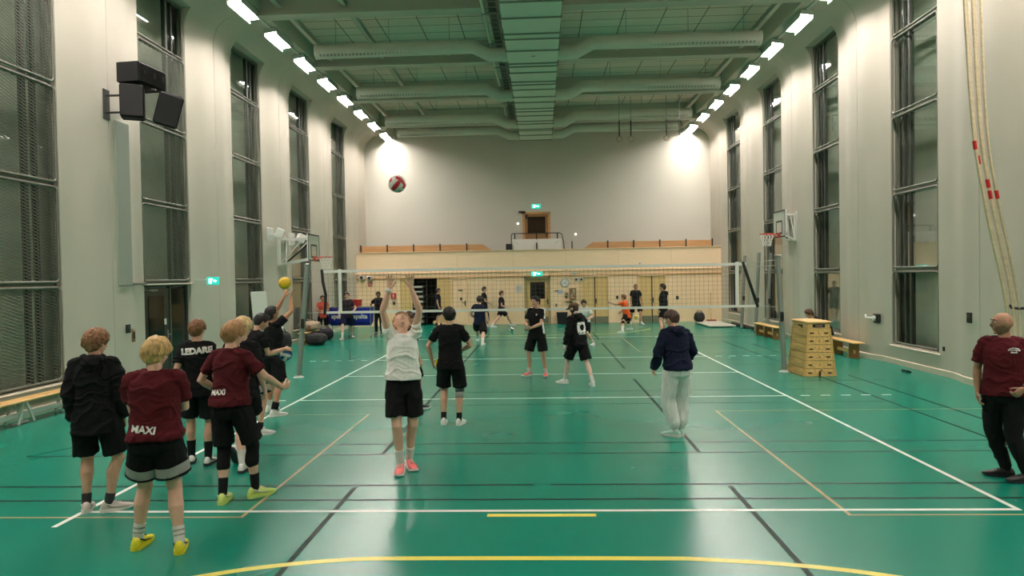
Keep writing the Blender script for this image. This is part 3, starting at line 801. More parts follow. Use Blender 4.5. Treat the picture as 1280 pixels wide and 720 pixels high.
for x, z, lab in ((-8.38, 2.30, 'left'), (-8.02, 2.27, 'right')):
    e = empty('flood_light', (x, YG-.02, z), 'white spot camera high in the left corner of the wooden wall, %s one of two' % lab, 'camera', 'two white corner cameras')
    m = MB(); m.box((0, -.02, 0), (.09, .04, .14), bev=.01); m.build('mount', M_whitem, e)
    m = MB(); m.box((0, -.12, 0), (.22, .2, .18), bev=.02); m.build('housing', M_white, e)
    m = MB(); m.lathe((0, -.225, 0), [(.06, .02), (.075, 0), (.06, -.01), (.04, .0)], n=16, axis=(0, 1, 0)); m.build('lens', M_black, e)
for x, z, lab in ((-1.12, 4.86, 'small round white wall light left of the gallery door'), (1.75, 4.27, 'small round white wall light right of the gallery door')):
    m = MB(); m.lathe((x, YB, z), [(.05, 0), (.055, -.03), (.04, -.05), (.01, -.055)], n=16, axis=(0, 1, 0)); tag(m.build('wall_light', mat('small_lamp', (1, .95, .85), .4, emit=2.0), smooth=True), lab, 'light')

# black bin
e = empty('waste_bin', (.93, 31.36, 0), 'black waste bin standing below the wall clock', 'bin')
m = MB(); m.rings([[(sx*w, sy*d, z) for sx, sy in ((-1, -1), (1, -1), (1, 1), (-1, 1))] for w, d, z in ((.21, .15, 0), (.25, .18, .52))]); m.build('body', M_black, e)
m = MB(); m.box((0, 0, .53), (.53, .39, .03), bev=.01); m.build('lid', M_dark, e)
e = empty('storage_crate', (6.15-.42, 31.3, 0), 'white crate on the floor by the second pair of yellow doors', 'crate')
m = MB(); m.box((0, 0, .15), (.42, .30, .28), bev=.01); m.build('body', M_white, e)
m = MB(); m.box((0, -.158, .22), (.14, .01, .04)); m.box((0, 0, .30), (.44, .32, .03), bev=.008); m.build('lid', M_whitem, e)

# inside the storage bay: shelf rack, stacked boards, ball
e = empty('storage_rack', (-5.22, 32.5, 0), 'dark metal rack standing in the storage bay', 'rack')
m = MB()
for x in (-.28, .28):
    for y in (-.25, .25): m.box((x, y, 1.05), (.05, .05, 2.1))
m.build('post', M_dark, e)
for z in (.35, .85, 1.35, 1.85):
    m = MB(); m.box((0, 0, z), (.6, .54, .03)); m.build('shelf', M_dark, e)
cols = [(150, 148, 142), (122, 118, 112), (168, 166, 158), (96, 92, 86), (178, 172, 162), (130, 128, 120), (112, 106, 98), (160, 158, 150)]
for k in range(8):
    m = MB(); m.box((-5.86+(k % 3)*.012, 32.25, .17+k*.235), (.56, .9, .12), bev=.02); o = m.build('gym_board', mat('board_grey_%d' % k, cols[k], .6)); tag(o, 'grey board in the stack left in the storage bay, %s from the floor' % ['lowest', 'second', 'third', 'fourth', 'fifth', 'sixth', 'seventh', 'topmost, eighth'][k], 'board', 'boards stacked in the storage bay')
    q = MB(); q.box((-5.86+(k % 3)*.012, 31.79, .17+k*.235), (.50, .012, .03)); q.build('edge_strip', M_white, o)
    q = MB()
    for x in (-.26, .26): q.box((-5.86+x, 32.25, .17+k*.235-.09), (.04, .8, .1)); q.cut()
    build_split(q, 'runner', M_dark, o)
# ------------------------------------------------------------------ volleyball net and posts
NY = 15.53; NT, NB = 2.465, 1.49
e = empty('volleyball_net', (-.12, NY, NB), 'wide volleyball net with white tapes stretched across the court', 'net')
o = V(e.location); off = lambda p: V(p)-o
na, nb = -5.03, 4.62
m = MB(); m.box(off(((na+nb)/2, NY, NT-.025)), (nb-na, .012, .06)); m.build('top_tape', M_white, e)
m = MB(); m.box(off(((na+nb+.2)/2, NY, NB)), (nb+.2-na, .012, .055)); m.build('bottom_tape', M_white, e)
for x in (-4.65, 4.41):
    m = MB(); m.box(off((x, NY-.006, (NT+NB)/2)), (.075, .014, NT-NB+.05)); m.build('side_tape', M_white, e)
m = MB(); m.tube([off((-5.07, NY, NT)), off((-5.05, NY, 2.2)), off((-4.99, NY, 1.9)), off((-5.02, NY, NB-.02))], .035, n=8); m.build('end_rod', M_black, e, smooth=True)
m = MB(); m.tube([off((4.55, NY, NT)), off((4.86, NY, NB))], .035, n=8); m.build('end_rod', M_black, e, smooth=True)
m = MB(); th = .0036; x = na; k = 0
while x < nb+.15:
    xb = x+.0
    top = NT-.03
    z0 = NB+.02
    if x > 4.5: top = NT-.03-(x-4.55)/.31*.97
    if top > z0: m.bar(off((x, NY, z0)), off((x, NY, top)), th)
    x += .10; k += 1
for i in range(1, 10):
    z = NB+(NT-NB)*i/10
    pts = [off((na+(nb-na)*q/12, NY, z-.012*math.sin(PI*((q*3) % 12)/12))) for q in range(13)]
    for a, b in zip(pts, pts[1:]): m.bar(a, b, th)
m.build('netting', mat('net_string', (92, 84, 68), .8), e)
m = MB()
for a, b in (((na, NY, NT-.0), (-5.38, 15.47, 2.52)), ((nb-.05, NY, NT), (5.30, 15.47, 2.52)), ((na, NY, NB), (-5.50, 15.47, NB)), ((4.86, NY, NB), (5.36, 15.47, NB-.03)), ((4.55, NY, NT-.1), (5.3, 15.47, 2.40)), ((na, NY, NT-.25), (-5.4, 15.47, 2.2))):
    m.tube([off(a), off(b)], .007, n=6); m.cut()
build_split(m, 'rope', mat('net_rope', (190, 188, 172), .8), e)
def net_post(xb, xt, lab):
    e = empty('net_post', (xb, 15.47, 0), lab, 'post', 'volleyball posts')
    m = MB(); d = xt-xb
    pts = [(0, 0, .0), (d*.5, 0, 1.3), (d, 0, 2.60)]; m.tube(pts, (.058, .058, .058), n=16, ref=(1, 0, 0), dome=(0, 0)); m.build('tube', M_steel, e, smooth=True, auto=40)
    m = MB(); m.lathe((0, 0, 0), [(.12, .001), (.12, .012), (.075, .018), (.07, .05)], n=20); m.build('floor_cover', M_whitem, e)
    m = MB(); m.box((d, 0, 2.61), (.13, .13, .05), bev=.015); m.tube([(d-.07, 0, 2.56), (d+.07, 0, 2.56)], .02, n=10); m.build('pulley_cap', M_steel, e)
    s = -1 if xb > 0 else 1
    m = MB(); m.box((d*.55, -.075, 1.25), (.07, .05, .22), bev=.01); m.tube([(d*.55, -.1, 1.3), (d*.55, -.16, 1.3), (d*.55, -.16, 1.2)], .012, n=8); m.build('winch', M_dark, e)
net_post(-5.65, -5.38, 'grey net post at the left end of the volleyball net')
net_post(5.42, 5.30, 'grey net post at the right end of the net beside the wooden vaulting box')
for x, y, h_, lab in ((7.93, 25.6, 2.95, 'slim grey spare post at the right wall, farther one of two beside the bench'), (8.02, 24.6, 2.9, 'slim grey spare post at the right wall, nearer one of two beside the bench'), (8.0, 27.6, 2.9, 'slim grey spare post by the right wall behind the end of the net')):
    e = empty('spare_post', (x, y, 0), lab, 'post', 'spare posts at the right wall')
    m = MB(); m.tube([(0, 0, .03), (.16, 0, h_)], .06, n=14, dome=(0, .2)); m.build('tube', M_steel, e, smooth=True, auto=40)
    m = MB(); m.lathe((0, 0, 0), [(.09, .0), (.09, .02), (.07, .03)], n=16); m.build('foot_plate', M_dark, e)
    m = MB(); m.box((.08, -.06, 1.2), (.09, .04, .18), bev=.01); m.build('winch', M_dark, e)

# ------------------------------------------------------------------ basketball hoops (boards face across the hall)
def hoop(sg, xw, y, xb, z0, z1, lab):
    e = empty('basketball_hoop', (xw, y, (z0+z1)/2), lab, 'basketball hoop', 'basketball hoops at the side walls'); o = V(e.location); off = lambda p: V(p)-o
    w = 1.14; inn = -sg                      # direction into the hall
    m = MB(); m.box(off((xb, y, (z0+z1)/2)), (.035, w, z1-z0), bev=.006); bo = m.build('backboard', mat('backboard_white', (236, 236, 228), .35), e)
    m = MB(); f = xb+inn*.02
    def rect(y0, y1, za, zb, t):
        m.box(off((f, (y0+y1)/2, za)), (.006, y1-y0, t)); m.box(off((f, (y0+y1)/2, zb)), (.006, y1-y0, t))
        m.box(off((f, y0, (za+zb)/2)), (.006, t, zb-za)); m.box(off((f, y1, (za+zb)/2)), (.006, t, zb-za))
    rect(y-w/2+.02, y+w/2-.02, z0+.02, z1-.02, .045); rect(y-.27, y+.27, z0+.14, z0+.53, .05); m.build('marking', mat('board_line_dark', (60, 58, 52), .5), bo)
    zr = z0+.13; cx = xb+inn*.42; r = .225
    m = MB(); pts = [off((cx+r*math.cos(2*PI*k/24), y+r*math.sin(2*PI*k/24), zr)) for k in range(24)]; m.tube(pts, .012, n=8, ref=(0, 0, 1), closed=True)
    m.box(off((xb+inn*.12, y, zr-.02)), (.2, .16, .03), bev=.005); m.box(off((xb+inn*.03, y, zr-.06)), (.02, .22, .14), bev=.005); m.bar(off((xb+inn*.05, y, zr-.12)), off((cx-inn*.14, y, zr-.02)), .03)
    ro = m.build('rim', mat('rim_red', (206, 62, 46), .45), e)
    m = MB(); NR = 12; prof = [(r, 0), (r*.86, .11), (r*.70, .21), (r*.60, .30), (r*.58, .40)]
    for i in range(len(prof)-1):
        for k in range(NR):
            for dk in (.5, -.5):
                a0 = 2*PI*(k+(i % 2)*.5)/NR; a1 = a0+2*PI*dk/NR
                m.bar(off((cx+prof[i][0]*math.cos(a0), y+prof[i][0]*math.sin(a0), zr-prof[i][1])), off((cx+prof[i+1][0]*math.cos(a1), y+prof[i+1][0]*math.sin(a1), zr-prof[i+1][1])), .009)
    m.build('hoop_net', mat('hoop_net_white', (226, 224, 212), .8), e)
    m = MB(); xw2 = xw+inn*.05
    for yy in (y-.28, y+.28):
        m.bar(off((xw2, yy, z0-.12)), off((xw2, yy, z1-.1)), .05)
        m.bar(off((xw2, yy, z1-.16)), off((xb, yy, z1-.12)), .045); m.bar(off((xw2, yy, z0-.08)), off((xb, yy, z0+.10)), .045)
        m.bar(off((xw2, yy, z0-.06)), off((xb-inn*.25, yy, z1-.18)), .03)
    for z in (z0-.08, z1-.14): m.bar(off((xw2, y-.32, z)), off((xw2, y+.32, z)), .05)
    m.build('support_arm', M_whitem, e)
    m = MB()
    for yy in (y-.34, y+.34): m.box(off((xw+inn*.012, yy, (z0+z1)/2-.1)), (.024, .12, 1.0), bev=.004)
    m.build('wall_plate', M_whitem, e)
    m = MB(); m.tube([off((xw2+inn*.1, y+.1, z0)), off((xb-inn*.15, y+.1, z1-.25))], .03, n=10); m.build('strut', M_dark, e, smooth=True)
hoop(-1, XL+.13, 22.45, -7.60, 2.87, 3.76, 'basketball hoop with white backboard on the left wall above the players')
hoop(1, XR-.13, 22.7, 7.85, 3.36, 4.24, 'basketball hoop with white backboard on the right wall above the vaulting box')
for y, z, lab, rz in ((21.35, 3.72, 'white flood light box beside the left hoop, nearer the setting player', 20), (23.25, 3.66, 'white flood light box beside the left hoop, next to its backboard', 40)):
    e = empty('flood_light', (XL+.16, y, z), lab, 'flood light', 'white flood lights above the left hoop')
    m = MB(); m.box((.02, -.0, 0), (.05, .5, .42), bev=.01); m.build('mount_plate', M_whitem, e)
    m = MB(); m.tube([(.04, 0, 0), (.25, -.05, .0)], .025, n=8); m.build('bracket_arm', M_whitem, e)
    rt = Matrix.Rotation(R(rz), 3, 'Z') @ Matrix.Rotation(R(25), 3, 'Y')
    m = MB(); m.box((.36, -.06, .02), (.26, .24, .30), rot=rt, bev=.02); m.build('housing', M_white, e)
    m = MB(); m.box(V((.36, -.06, .02))+rt @ V((.135, 0, 0)), (.012, .20, .26), rot=rt, bev=.004); m.build('lens_panel', M_steel, e)

# ------------------------------------------------------------------ vaulting box
def vault():
    e = empty('vaulting_box', (5.915, 15.22, 0), 'tall wooden vaulting box of stacked tapered sections standing right of the court', 'vaulting box')
    Hh = 1.02; n_ = 6
    W = lambda z: .34-.115*z/1.12; L = lambda z: .475-.04*z/1.12; yc = .0
    frw = wood('vault_frame_pine', (214, 168, 100), .14, 'z')
    slot = mat('slot_dark', (26, 20, 14), .7); red = mat('mark_red', (176, 60, 40), .6)
    h = Hh/n_
    for k in range(n_):
        z0, z1 = k*h+.004, (k+1)*h-.004
        m = MB(); R4 = [[(sx*W(z), sy*L(z), z) for sx, sy in ((-1, -1), (1, -1), (1, 1), (-1, 1))] for z in (z0, z1)]; m.rings(R4)
        so = m.build('section', [M_pinebox], e)
        fm = MB()
        for sx in (-1, 1):
            for sy in (-1, 1):
                fm.bar((sx*(W(z0)-.012), sy*(L(z0)-.012), z0), (sx*(W(z1)-.012), sy*(L(z1)-.012), z1), .045); fm.cut()
        build_split(fm, 'corner_post', frw, so)
        sm = MB(); zc = (z0+z1)/2
        tilt = Matrix.Rotation(math.atan((L(z0)-L(z1))/(z1-z0))*-1, 3, 'X')
        for sx in (-1, 1): sm.box((sx*(W(zc)*.62), -L(zc)-.0005, zc-.01), (.085, .012, .028), rot=tilt, bev=.004); sm.cut()
        build_split(sm, 'grip_slot', slot, so)
        dm = MB(); dm.box((0, -L(zc)-.001, zc-.005), (.022, .012, .028), rot=tilt, bev=.004); dm.build('mark', red, so)
    m = MB(); z0, z1 = Hh+.003, Hh+.115
    m.rings([[(sx*(W(z)), sy*L(z), z) for sx, sy in ((-1, -1), (1, -1), (1, 1), (-1, 1))] for z in (z0, z1)]); to = m.build('top_section', M_pinebox, e)
    m = MB(); m.box((0, -L(1.07)-.001, 1.08), (.26, .012, .07), bev=.004); m.build('name_plate', slot, to)
    m = MB(); m.box((0, -L(1.07)-.008, 1.08), (.15, .004, .03)); m.build('plate_print', mat('plate_print', (150, 120, 110), .6), to)
    m = MB()
    m.box((-W(1.07)-.001, -.02, 1.07), (.012, .26, .03), bev=.004); m.box((-W(1.07)-.003, -.1, 1.045), (.012, .08, .05), bev=.004); m.build('grip_slot', slot, to)
    m = MB(); m.box((0, 0, z1+.022), (2*W(1.1)+.07, 2*L(1.1)+.07, .05), bev=.02); m.build('top_board', M_pinex, e)
    m = MB(); m.box((-.01, -L(0)-.02, .05), (.035, .03, .12), bev=.008); m.tube([(-.01, -L(0)-.02, .10), (.012, -L(0)-.05, .14)], .012, n=8); m.build('wheel_lever', slot, e)
vault()

# ------------------------------------------------------------------ benches
def bench(name, loc, L_, lab, rz=0, h=.40, w=.28, legs='a'):
    e = empty(name, loc, lab, 'bench', rz=rz)
    m = MB(); m.box((0, 0, h-.02), (w, L_, .04), bev=.012); m.build('seat', M_pine, e)
    n_ = max(2, int(L_/1.15)+1)
    for k in range(n_):
        y = -L_/2+.3+(L_-.6)*k/(n_-1); m = MB()
        if legs == 'a':
            for s in (-1, 1): m.bar((w/2-.05, y+s*.03, h-.04), (w/2-.03, y+s*.17, 0.02), .035); m.bar((-w/2+.05, y+s*.03, h-.04), (-w/2+.03, y+s*.17, .02), .035)
            m.bar((0, y-.18, .02), (0, y+.18, .02), .03); m.build('leg', M_whitem, e)
        else:
            m.prism([(-w/2+.02, y, h-.04), (w/2-.02, y, h-.04), (w/2, y, 0), (-w/2, y, 0)], (0, -.02, 0), (0, .04, 0)); m.build('leg', mat('bench_leg_wood', (160, 112, 66), .5), e)
    m = MB(); m.box((0, 0, h*.36), (.05, L_-.5, .09), bev=.01); m.build('beam', M_pine if legs != 'a' else M_whitem, e)
bench('long_bench', (-8.52, 10.1, 0), 4.0, 'long low wooden bench with white legs along the left wall under the wire guarded window')
bench('gym_bench', (7.78, 23.75, 0), 2.4, 'short wooden gym bench at the right wall left of the vaulting box', legs='b', h=.42)
bench('gym_bench', (8.0, 18.75, 0), 2.5, 'wooden gym bench at the right wall half hidden behind the vaulting box', legs='b', h=.42)

# ------------------------------------------------------------------ climbing ropes
rope_m = mat('hemp_rope', (206, 190, 158), .9, bump=.5, bscale=90, var=.12, vscale=20)
reds = [(4.25,), (4.0,), (3.7, 3.4), (), (3.45,)]
for k in range(5):
    dx = (k-2)*.07; dy = (k % 2)*.05
    P_ = [(7.10+dx, 11.65+dy, 9.25), (7.20+dx*.95, 11.66+dy, 7.0), (7.36+dx*.8, 11.72+dy, 4.6), (7.62+dx*.8, 11.82+dy*.9, 3.3), (7.93+dx*.8, 11.95+dy*.9, 2.2), (8.08+dx*.75, 12.02+dy*.9, 1.55), (8.08+dx*.75, 12.0+dy*.9, .95)]
    e = empty('climbing_rope', P_[0], 'pale climbing rope tied back to the right wall, %s of the five from the left' % ['first', 'second', 'third', 'fourth', 'fifth'][k], 'rope', 'climbing ropes tied to the right wall'); o = V(e.location)
    def cr(t):
        i = min(int(t), len(P_)-2); f = t-i; a, b, c, d = (V(P_[max(0, min(len(P_)-1, i+q))]) for q in (-1, 0, 1, 2))
        return .5*((2*b)+(c-a)*f+(2*a-5*b+4*c-d)*f*f+(b*3-a-3*c+d)*f**3)
    pts = [cr(q/6) for q in range(37)]
    m = MB(); m.tube([p-o for p in pts], .023, n=10); m.build('rope_body', rope_m, e, smooth=True)
    for z in reds[k]:
        q = min(range(len(pts)-1), key=lambda i: abs(pts[i].z-z)); c = pts[q]-o; t = (pts[q+1]-pts[q]).normalized()
        m = MB(); m.tube([c-t*.07, c+t*.07], .030, n=10, dome=(.2, .2)); m.build('red_tape', M_red, e)
    m = MB(); c = V(P_[0])-o; m.tube([c, c+V((0, 0, .35))], .03, n=8); m.build('top_fitting', M_dark, e)
e = empty('rope_hook', (8.38, 12.02, 1.56), 'black wall hook that holds the climbing ropes against the right wall', 'hook')
m = MB(); m.tube([(0, 0, 0), (-.32, 0, 0), (-.34, 0, .05)], .018, n=8); m.tube([(-.30, -.1, -.01), (-.14, -.1, -.01)], .012, n=8); m.build('hook', M_black, e)
m = MB(); m.box((-.05, 0, 0), (.03, .14, .22), bev=.006); m.build('plate', M_black, e)
e = empty('rope_beam', (7.10, 11.65, 9.68), 'steel rail under the ceiling that carries the climbing ropes', 'rail')
m = MB(); m.box((0, 0, .06), (.62, .14, .14), bev=.01); m.build('rail', M_ceilgrey, e)
m = MB(); m.box((0, 0, .19), (.1, .1, .16)); m.build('mount', M_ceilgrey, e)

# ------------------------------------------------------------------ loudspeakers on the left wall
def speaker(loc, d, rot, lab, ports):
    e = empty('loudspeaker', loc, lab, 'loudspeaker', 'loudspeakers on the left wall')
    x, y, z = d
    m = MB(); m.box((0, 0, 0), d, rot=rot, bev=.035); m.build('cabinet', mat('speaker_black', (6, 6, 7), .7, bump=.1, bscale=120, spec=.25), e)
    m = MB(); m.box(rot @ V((0, -y/2-.004, 0)), (x*.92, .012, z*.92), rot=rot, bev=.004); m.build('grille', mat('speaker_grille', (8, 8, 8), .7), e)
    if ports:
        m = MB()
        for q, h in ports: m.box(rot @ V((x/2+.002, q, .02)), (.01, .07, h), rot=rot, bev=.003)
        m.build('handle_recess', M_black, e)
    return e
I3 = Matrix.Identity(3)
speaker((-8.10, 13.66, 6.46), (.50, .86, .42), Matrix.Rotation(R(-6), 3, 'Z'), 'black loudspeaker lying across the top of the wall cluster', ((-.25, .08), (.05, .12), (.30, .12)))
speaker((-8.13, 13.36, 5.88), (.43, .40, .66), Matrix.Rotation(R(27), 3, 'Z'), 'black upright loudspeaker lower left in the wall cluster', None)
speaker((-7.66, 13.84, 5.82), (.46, .46, .66), Matrix.Rotation(R(30), 3, 'Z') @ Matrix.Rotation(R(14), 3, 'Y') @ Matrix.Rotation(R(10), 3, 'X'), 'black loudspeaker tilted down, lower right in the wall cluster', None)
e = empty('speaker_bracket', (-8.66, 13.35, 5.9), 'dark steel wall bracket carrying the cluster of loudspeakers', 'bracket')
m = MB()
for z in (-.22, .12): m.tube([(0, -.02, z), (.36, -.02, z)], .022, n=8); m.cut()
m.tube([(.55, .22, .28), (.55, .22, -.1)], .03, n=10); m.cut(); m.bar((.3, .15, .30), (.85, .3, .30), .05, .03); build_split(m, 'bar', M_dark, e)
m = MB(); m.box((-.005, 0, -.05), (.02, .2, .6), bev=.004); m.build('plate', M_dark, e)
mb = MB(); mb.box((-8.675, 13.82, 3.9), (.06, .46, 3.4), bev=.008); tag(mb.build('trim_1', mat('trunking_paint', (160, 166, 154), .5)), kind='structure')
mb = MB(); mb.box((-8.74, 14.42, 2.24), (.05, .5, .05), bev=.008); tag(mb.build('trim_2', M_frame), kind='structure')

# ------------------------------------------------------------------ small things on the side walls
def side_plate(name, side, y, z, w, h, m_, lab, cat, kids=()):
    x = (XL+bumpL(y)) if side < 0 else (XR-bumpR(y)); s = -side; d = .03
    b = MB(); b.box((x+s*d/2, y, z), (d, w, h), bev=.006); o = b.build(name, m_); tag(o, lab, cat)
    for nm, mm, bx in kids:
        k = MB()
        for dy, dz, ww, hh in bx: k.box((x+s*(d+.003), y+dy, z+dz), (.01, ww, hh), bev=.002)
        k.build(nm, mm, o)
    return o
side_plate('wall_switch', -1, 13.86, 1.30, .14, .18, M_dark, 'dark switch plate on the left wall beside the curly haired boy', 'switch', (('rocker', M_grey, ((0, .03, .07, .06),)),))
side_plate('extinguisher_box', -1, 14.12, 1.14, .11, .28, wood('sign_brown', (150, 110, 70)), 'small brown wall box with dark window near the glass door', 'box', (('window', M_black, ((0, 0, .06, .14),)), ('cap', M_whitem, ((0, .12, .05, .03),))))
side_plate('wall_switch', 1, 13.49, 1.30, .14, .20, M_dark, 'dark switch plate on the right wall left of the bald man', 'switch', (('rocker', M_grey, ((0, .03, .07, .07),)),))
side_plate('wall_label', 1, 14.56, .58, .05, .09, M_dark, 'tiny dark tag on the right wall at the window corner', 'tag', (('print', M_grey, ((0, .01, .02, .03),)),))
e = empty('wall_crank', (XR-bumpR(17.25), 17.25, 1.05), 'white crank holder with dark box on the right wall between the windows', 'crank')
m = MB(); m.box((-.05, 0, 0), (.10, .20, .22), bev=.01); m.build('housing', M_dark, e)
m = MB(); m.tube([(-.12, .02, .0), (-.16, .34, .0), (-.16, .36, .06)], .028, n=10); m.lathe((-.11, 0, 0), [(.07, .0), (.07, -.03), (.03, -.04)], n=16, axis=(1, 0, 0)); m.build('handle', M_white, e, smooth=True, auto=40)
m = MB(); m.tube([(-.012, .34, .05), (-.012, .34, 4.2)], .012, n=6); m.build('cable', M_whitem, e)
e = empty('floor_wedge', (7.98, 15.25, 0), 'small black wedge lying on the green floor below the large right window', 'wedge')
m = MB(); m.prism([(-.05, -.11, 0), (.05, -.11, 0), (.05, -.11, .03), (-.05, -.11, .05)], (0, 0, 0), (0, .22, 0)); m.build('block', M_black, e)
m = MB(); m.box((0, 0, .045), (.05, .16, .015), bev=.004, rot=Matrix.Rotation(R(12), 3, 'Y')); m.build('rubber_pad', M_dark, e)
e = empty('leaning_board', (-8.45, 20.25, 0), 'plain white panel leaning against the left wall below the third window', 'panel')
m = MB(); m.box((-.06, 0, .97), (.05, 1.05, 1.92), rot=Matrix.Rotation(R(-4), 3, 'Y'), bev=.01); m.build('board', M_white, e)
m = MB(); m.box((-.03, 0, .05), (.09, 1.0, .06), bev=.01); m.build('foot_rail', M_whitem, e)

# ------------------------------------------------------------------ ball carts, bags, mats
M_blue = mat('cart_blue_cloth', (18, 34, 150), .7, bump=.15, bscale=80, var=.12, vscale=6)
def text_mesh(body, size, bold=.0, extr=0):
    cu = bpy.data.curves.new('t', 'FONT'); cu.body = body; cu.size = size; cu.offset = bold; cu.align_x = 'CENTER'; cu.align_y = 'CENTER'; cu.resolution_u = 3; cu.extrude = extr
    o = bpy.data.objects.new('t', cu); col.objects.link(o); dg = bpy.context.evaluated_depsgraph_get()
    me = bpy.data.meshes.new_from_object(o.evaluated_get(dg)); vs = [v.co.copy() for v in me.vertices]; fs = [tuple(p.vertices) for p in me.polygons]
    bpy.data.objects.remove(o); bpy.data.curves.remove(cu); bpy.data.meshes.remove(me)
    return vs, fs
def cart(loc, lab, txt):
    e = empty('ball_cart', loc, lab, 'ball cart', 'blue ball carts in the far left corner')
    w, d, z0, z1 = .39, .30, .44, 1.16
    m = MB()
    for q in (-1, 1): m.quad((-w, q*d, z1), (w, q*d, z1), (w*.98, q*d*.7, z0+.15), (-w*.98, q*d*.7, z0+.15)); m.quad((-w*.98, q*d*.7, z0+.15), (w*.98, q*d*.7, z0+.15), (w*.9, q*d*.25, z0), (-w*.9, q*d*.25, z0))
    m.quad((-w*.9, -d*.25, z0), (w*.9, -d*.25, z0), (w*.9, d*.25, z0), (-w*.9, d*.25, z0))
    for q in (-1, 1): m.add([(q*w, -d, z1), (q*w*.98, -d*.7, z0+.15), (q*w*.9, -d*.25, z0), (q*w*.9, d*.25, z0), (q*w*.98, d*.7, z0+.15), (q*w, d, z1)], [(0, 1, 2, 3, 4, 5)])
    b = m.build('cloth_bag', M_blue, e)
    if txt:
        vs, fs = text_mesh(txt, .24, .008); t = MB(); t.add([(p.x, -d-.006+(z1-.02-(z1-.26+p.y))*.0+.002*0-.0, z1-.36+p.y) for p in vs], fs)
        t.v = [(x, -d+ (z1-z)*.157-.012, z) for x, y, z in t.v]; t.build('print', M_white, b)
    m = MB(); m.tube([(-w-.02, -d, z1), (w+.02, -d, z1), (w+.02, d, z1), (-w-.02, d, z1)], .014, n=8, ref=(0, 0, 1), closed=True); m.build('rim_frame', M_steel, e)
    for sx in (-1, 1):
        for sy in (-1, 1):
            m = MB(); m.tube([(sx*(w+.02), sy*d, z1), (sx*(w+.02), sy*d, .07)], .014, n=8); lo = m.build('leg', M_steel, e)
            m = MB(); m.lathe((sx*(w+.02), sy*d, .035), [(.034, -.012), (.034, .012)], n=14, axis=(1, 0, 0)); m.build('castor', M_dark, lo)
    m = MB()
    for sx in (-1, 1): m.tube([(sx*(w+.02), -d, .22), (sx*(w+.02), d, .22)], .012, n=8)
    m.build('brace', M_steel, e)
cart((-6.98, 26.1, 0), 'blue cloth ball cart with white print, right one of the two in the far corner', 'spalta')
cart((-7.90, 26.3, 0), 'blue cloth ball cart behind the player in the dark jersey, left one of the two', 'spalta')
e = empty('red_box', (-7.22, 26.1, 1.175), 'red plastic box resting on top of the right blue ball cart', 'box')
m = MB(); m.rings([[(sx*a, sy*b, z) for sx, sy in ((-1, -1), (1, -1), (1, 1), (-1, 1))] for a, b, z in ((.15, .30, 0), (.17, .32, .24))]); m.build('body', M_red, e)
m = MB(); m.box((0, 0, .255), (.36, .66, .03), bev=.008); m.tube([(-.1, -.33, .2), (-.1, -.36, .3), (.1, -.36, .3), (.1, -.33, .2)], .012, n=8); m.build('lid', mat('red_lid', (170, 24, 24), .45), e)
def lump(name, loc, size, m_, lab, cat, seed, strap=None, rz=0, n=18):
    e = empty(name, loc, lab, cat, rz=rz)
    b = MB(); b.sphere((0, 0, size[2]/2), (size[0]/2, size[1]/2, size[2]/2), n=n*2, m=n)
    vs = []
    for p in b.v:
        v = V(p); q = V((v.x/size[0]*2, v.y/size[1]*2, (v.z-size[2]/2)/size[2]*2))
        sq = V([math.copysign(abs(c)**.75, c) for c in q])
        d = 1+.10*noise.noise(q*2.2+V((seed, 0, 0)))+.05*noise.noise(q*5+V((0, seed, 0)))
        vs.append((sq.x*size[0]/2*d, sq.y*size[1]/2*d, max(0.002, size[2]/2+sq.z*size[2]/2*d)))
    b.v = vs; b.build('body', m_, e, smooth=True)
    if strap:
        s = MB(); s.tube([(-size[0]*.3, -size[1]*.1, size[2]*.9), (-size[0]*.2, 0, size[2]*1.12), (size[0]*.2, 0, size[2]*1.12), (size[0]*.3, .02, size[2]*.9)], .018, n=8); s.build('strap', strap, e, smooth=True)
        s = MB(); s.box((0, -size[1]*.485, size[2]*.45), (size[0]*.5, .03, size[2]*.4), bev=.012); s.build('pocket', strap, e)
M_bag = mat('bag_black_nylon', (20, 20, 22), .7, bump=.2, bscale=60)
lump('sports_bag', (-8.33, 21.3, 0), (.62, .75, .62), M_bag, 'black sports bag on the floor by the left wall behind the net post', 'bag', 1.3, M_dark)
lump('sports_bag', (-7.75, 23.0, 0), (.7, .55, .42), mat('bag_dark_grey', (44, 42, 42), .8, bump=.2, bscale=60), 'dark grey sports bag by the left wall right of the net post', 'bag', 4.1, M_dark)
lump('duffel_bag', (-8.12, 25.1, 0), (.62, .55, .42), mat('bag_navy', (22, 20, 34), .8, bump=.2, bscale=60), 'dark navy duffel bag lying in front of the blue ball carts', 'bag', 7.7, M_dark)
lump('folded_jacket', (-8.25, 23.95, .43), (.6, .9, .34), mat('jacket_beige', (158, 140, 118), .9, bump=.3, bscale=40, var=.2, vscale=8), 'beige jacket heaped on the little bench by the left wall', 'jacket', 2.2, mat('jacket_trim', (110, 96, 80), .9))
bench('stool_bench', (-8.3, 23.85, 0), 1.5, 'little bench with bags beside it at the left wall near the far corner', legs='b', h=.42)
lump('white_bag', (-8.28, 21.05, .60), (.26, .24, .24), M_white, 'white rounded bag sitting on the black sports bag behind the setter', 'bag', 3.3, M_whitem, n=10)
e = empty('floor_board', (7.35, 29.3, 0), 'low pale board lying on the floor in the far right corner', 'board')
m = MB(); m.box((0, 0, .06), (1.1, 2.6, .06), bev=.015); m.build('board', mat('pale_board', (186, 184, 168), .6), e)
m = MB()
for x in (-.4, .4): m.box((x, 0, .015), (.08, 2.4, .03)); m.cut()
build_split(m, 'runner', M_dark, e)
e = empty('floor_beam', (8.15, 27.9, 0), 'dark grey beam lying on the floor along the right wall in the far corner', 'beam')
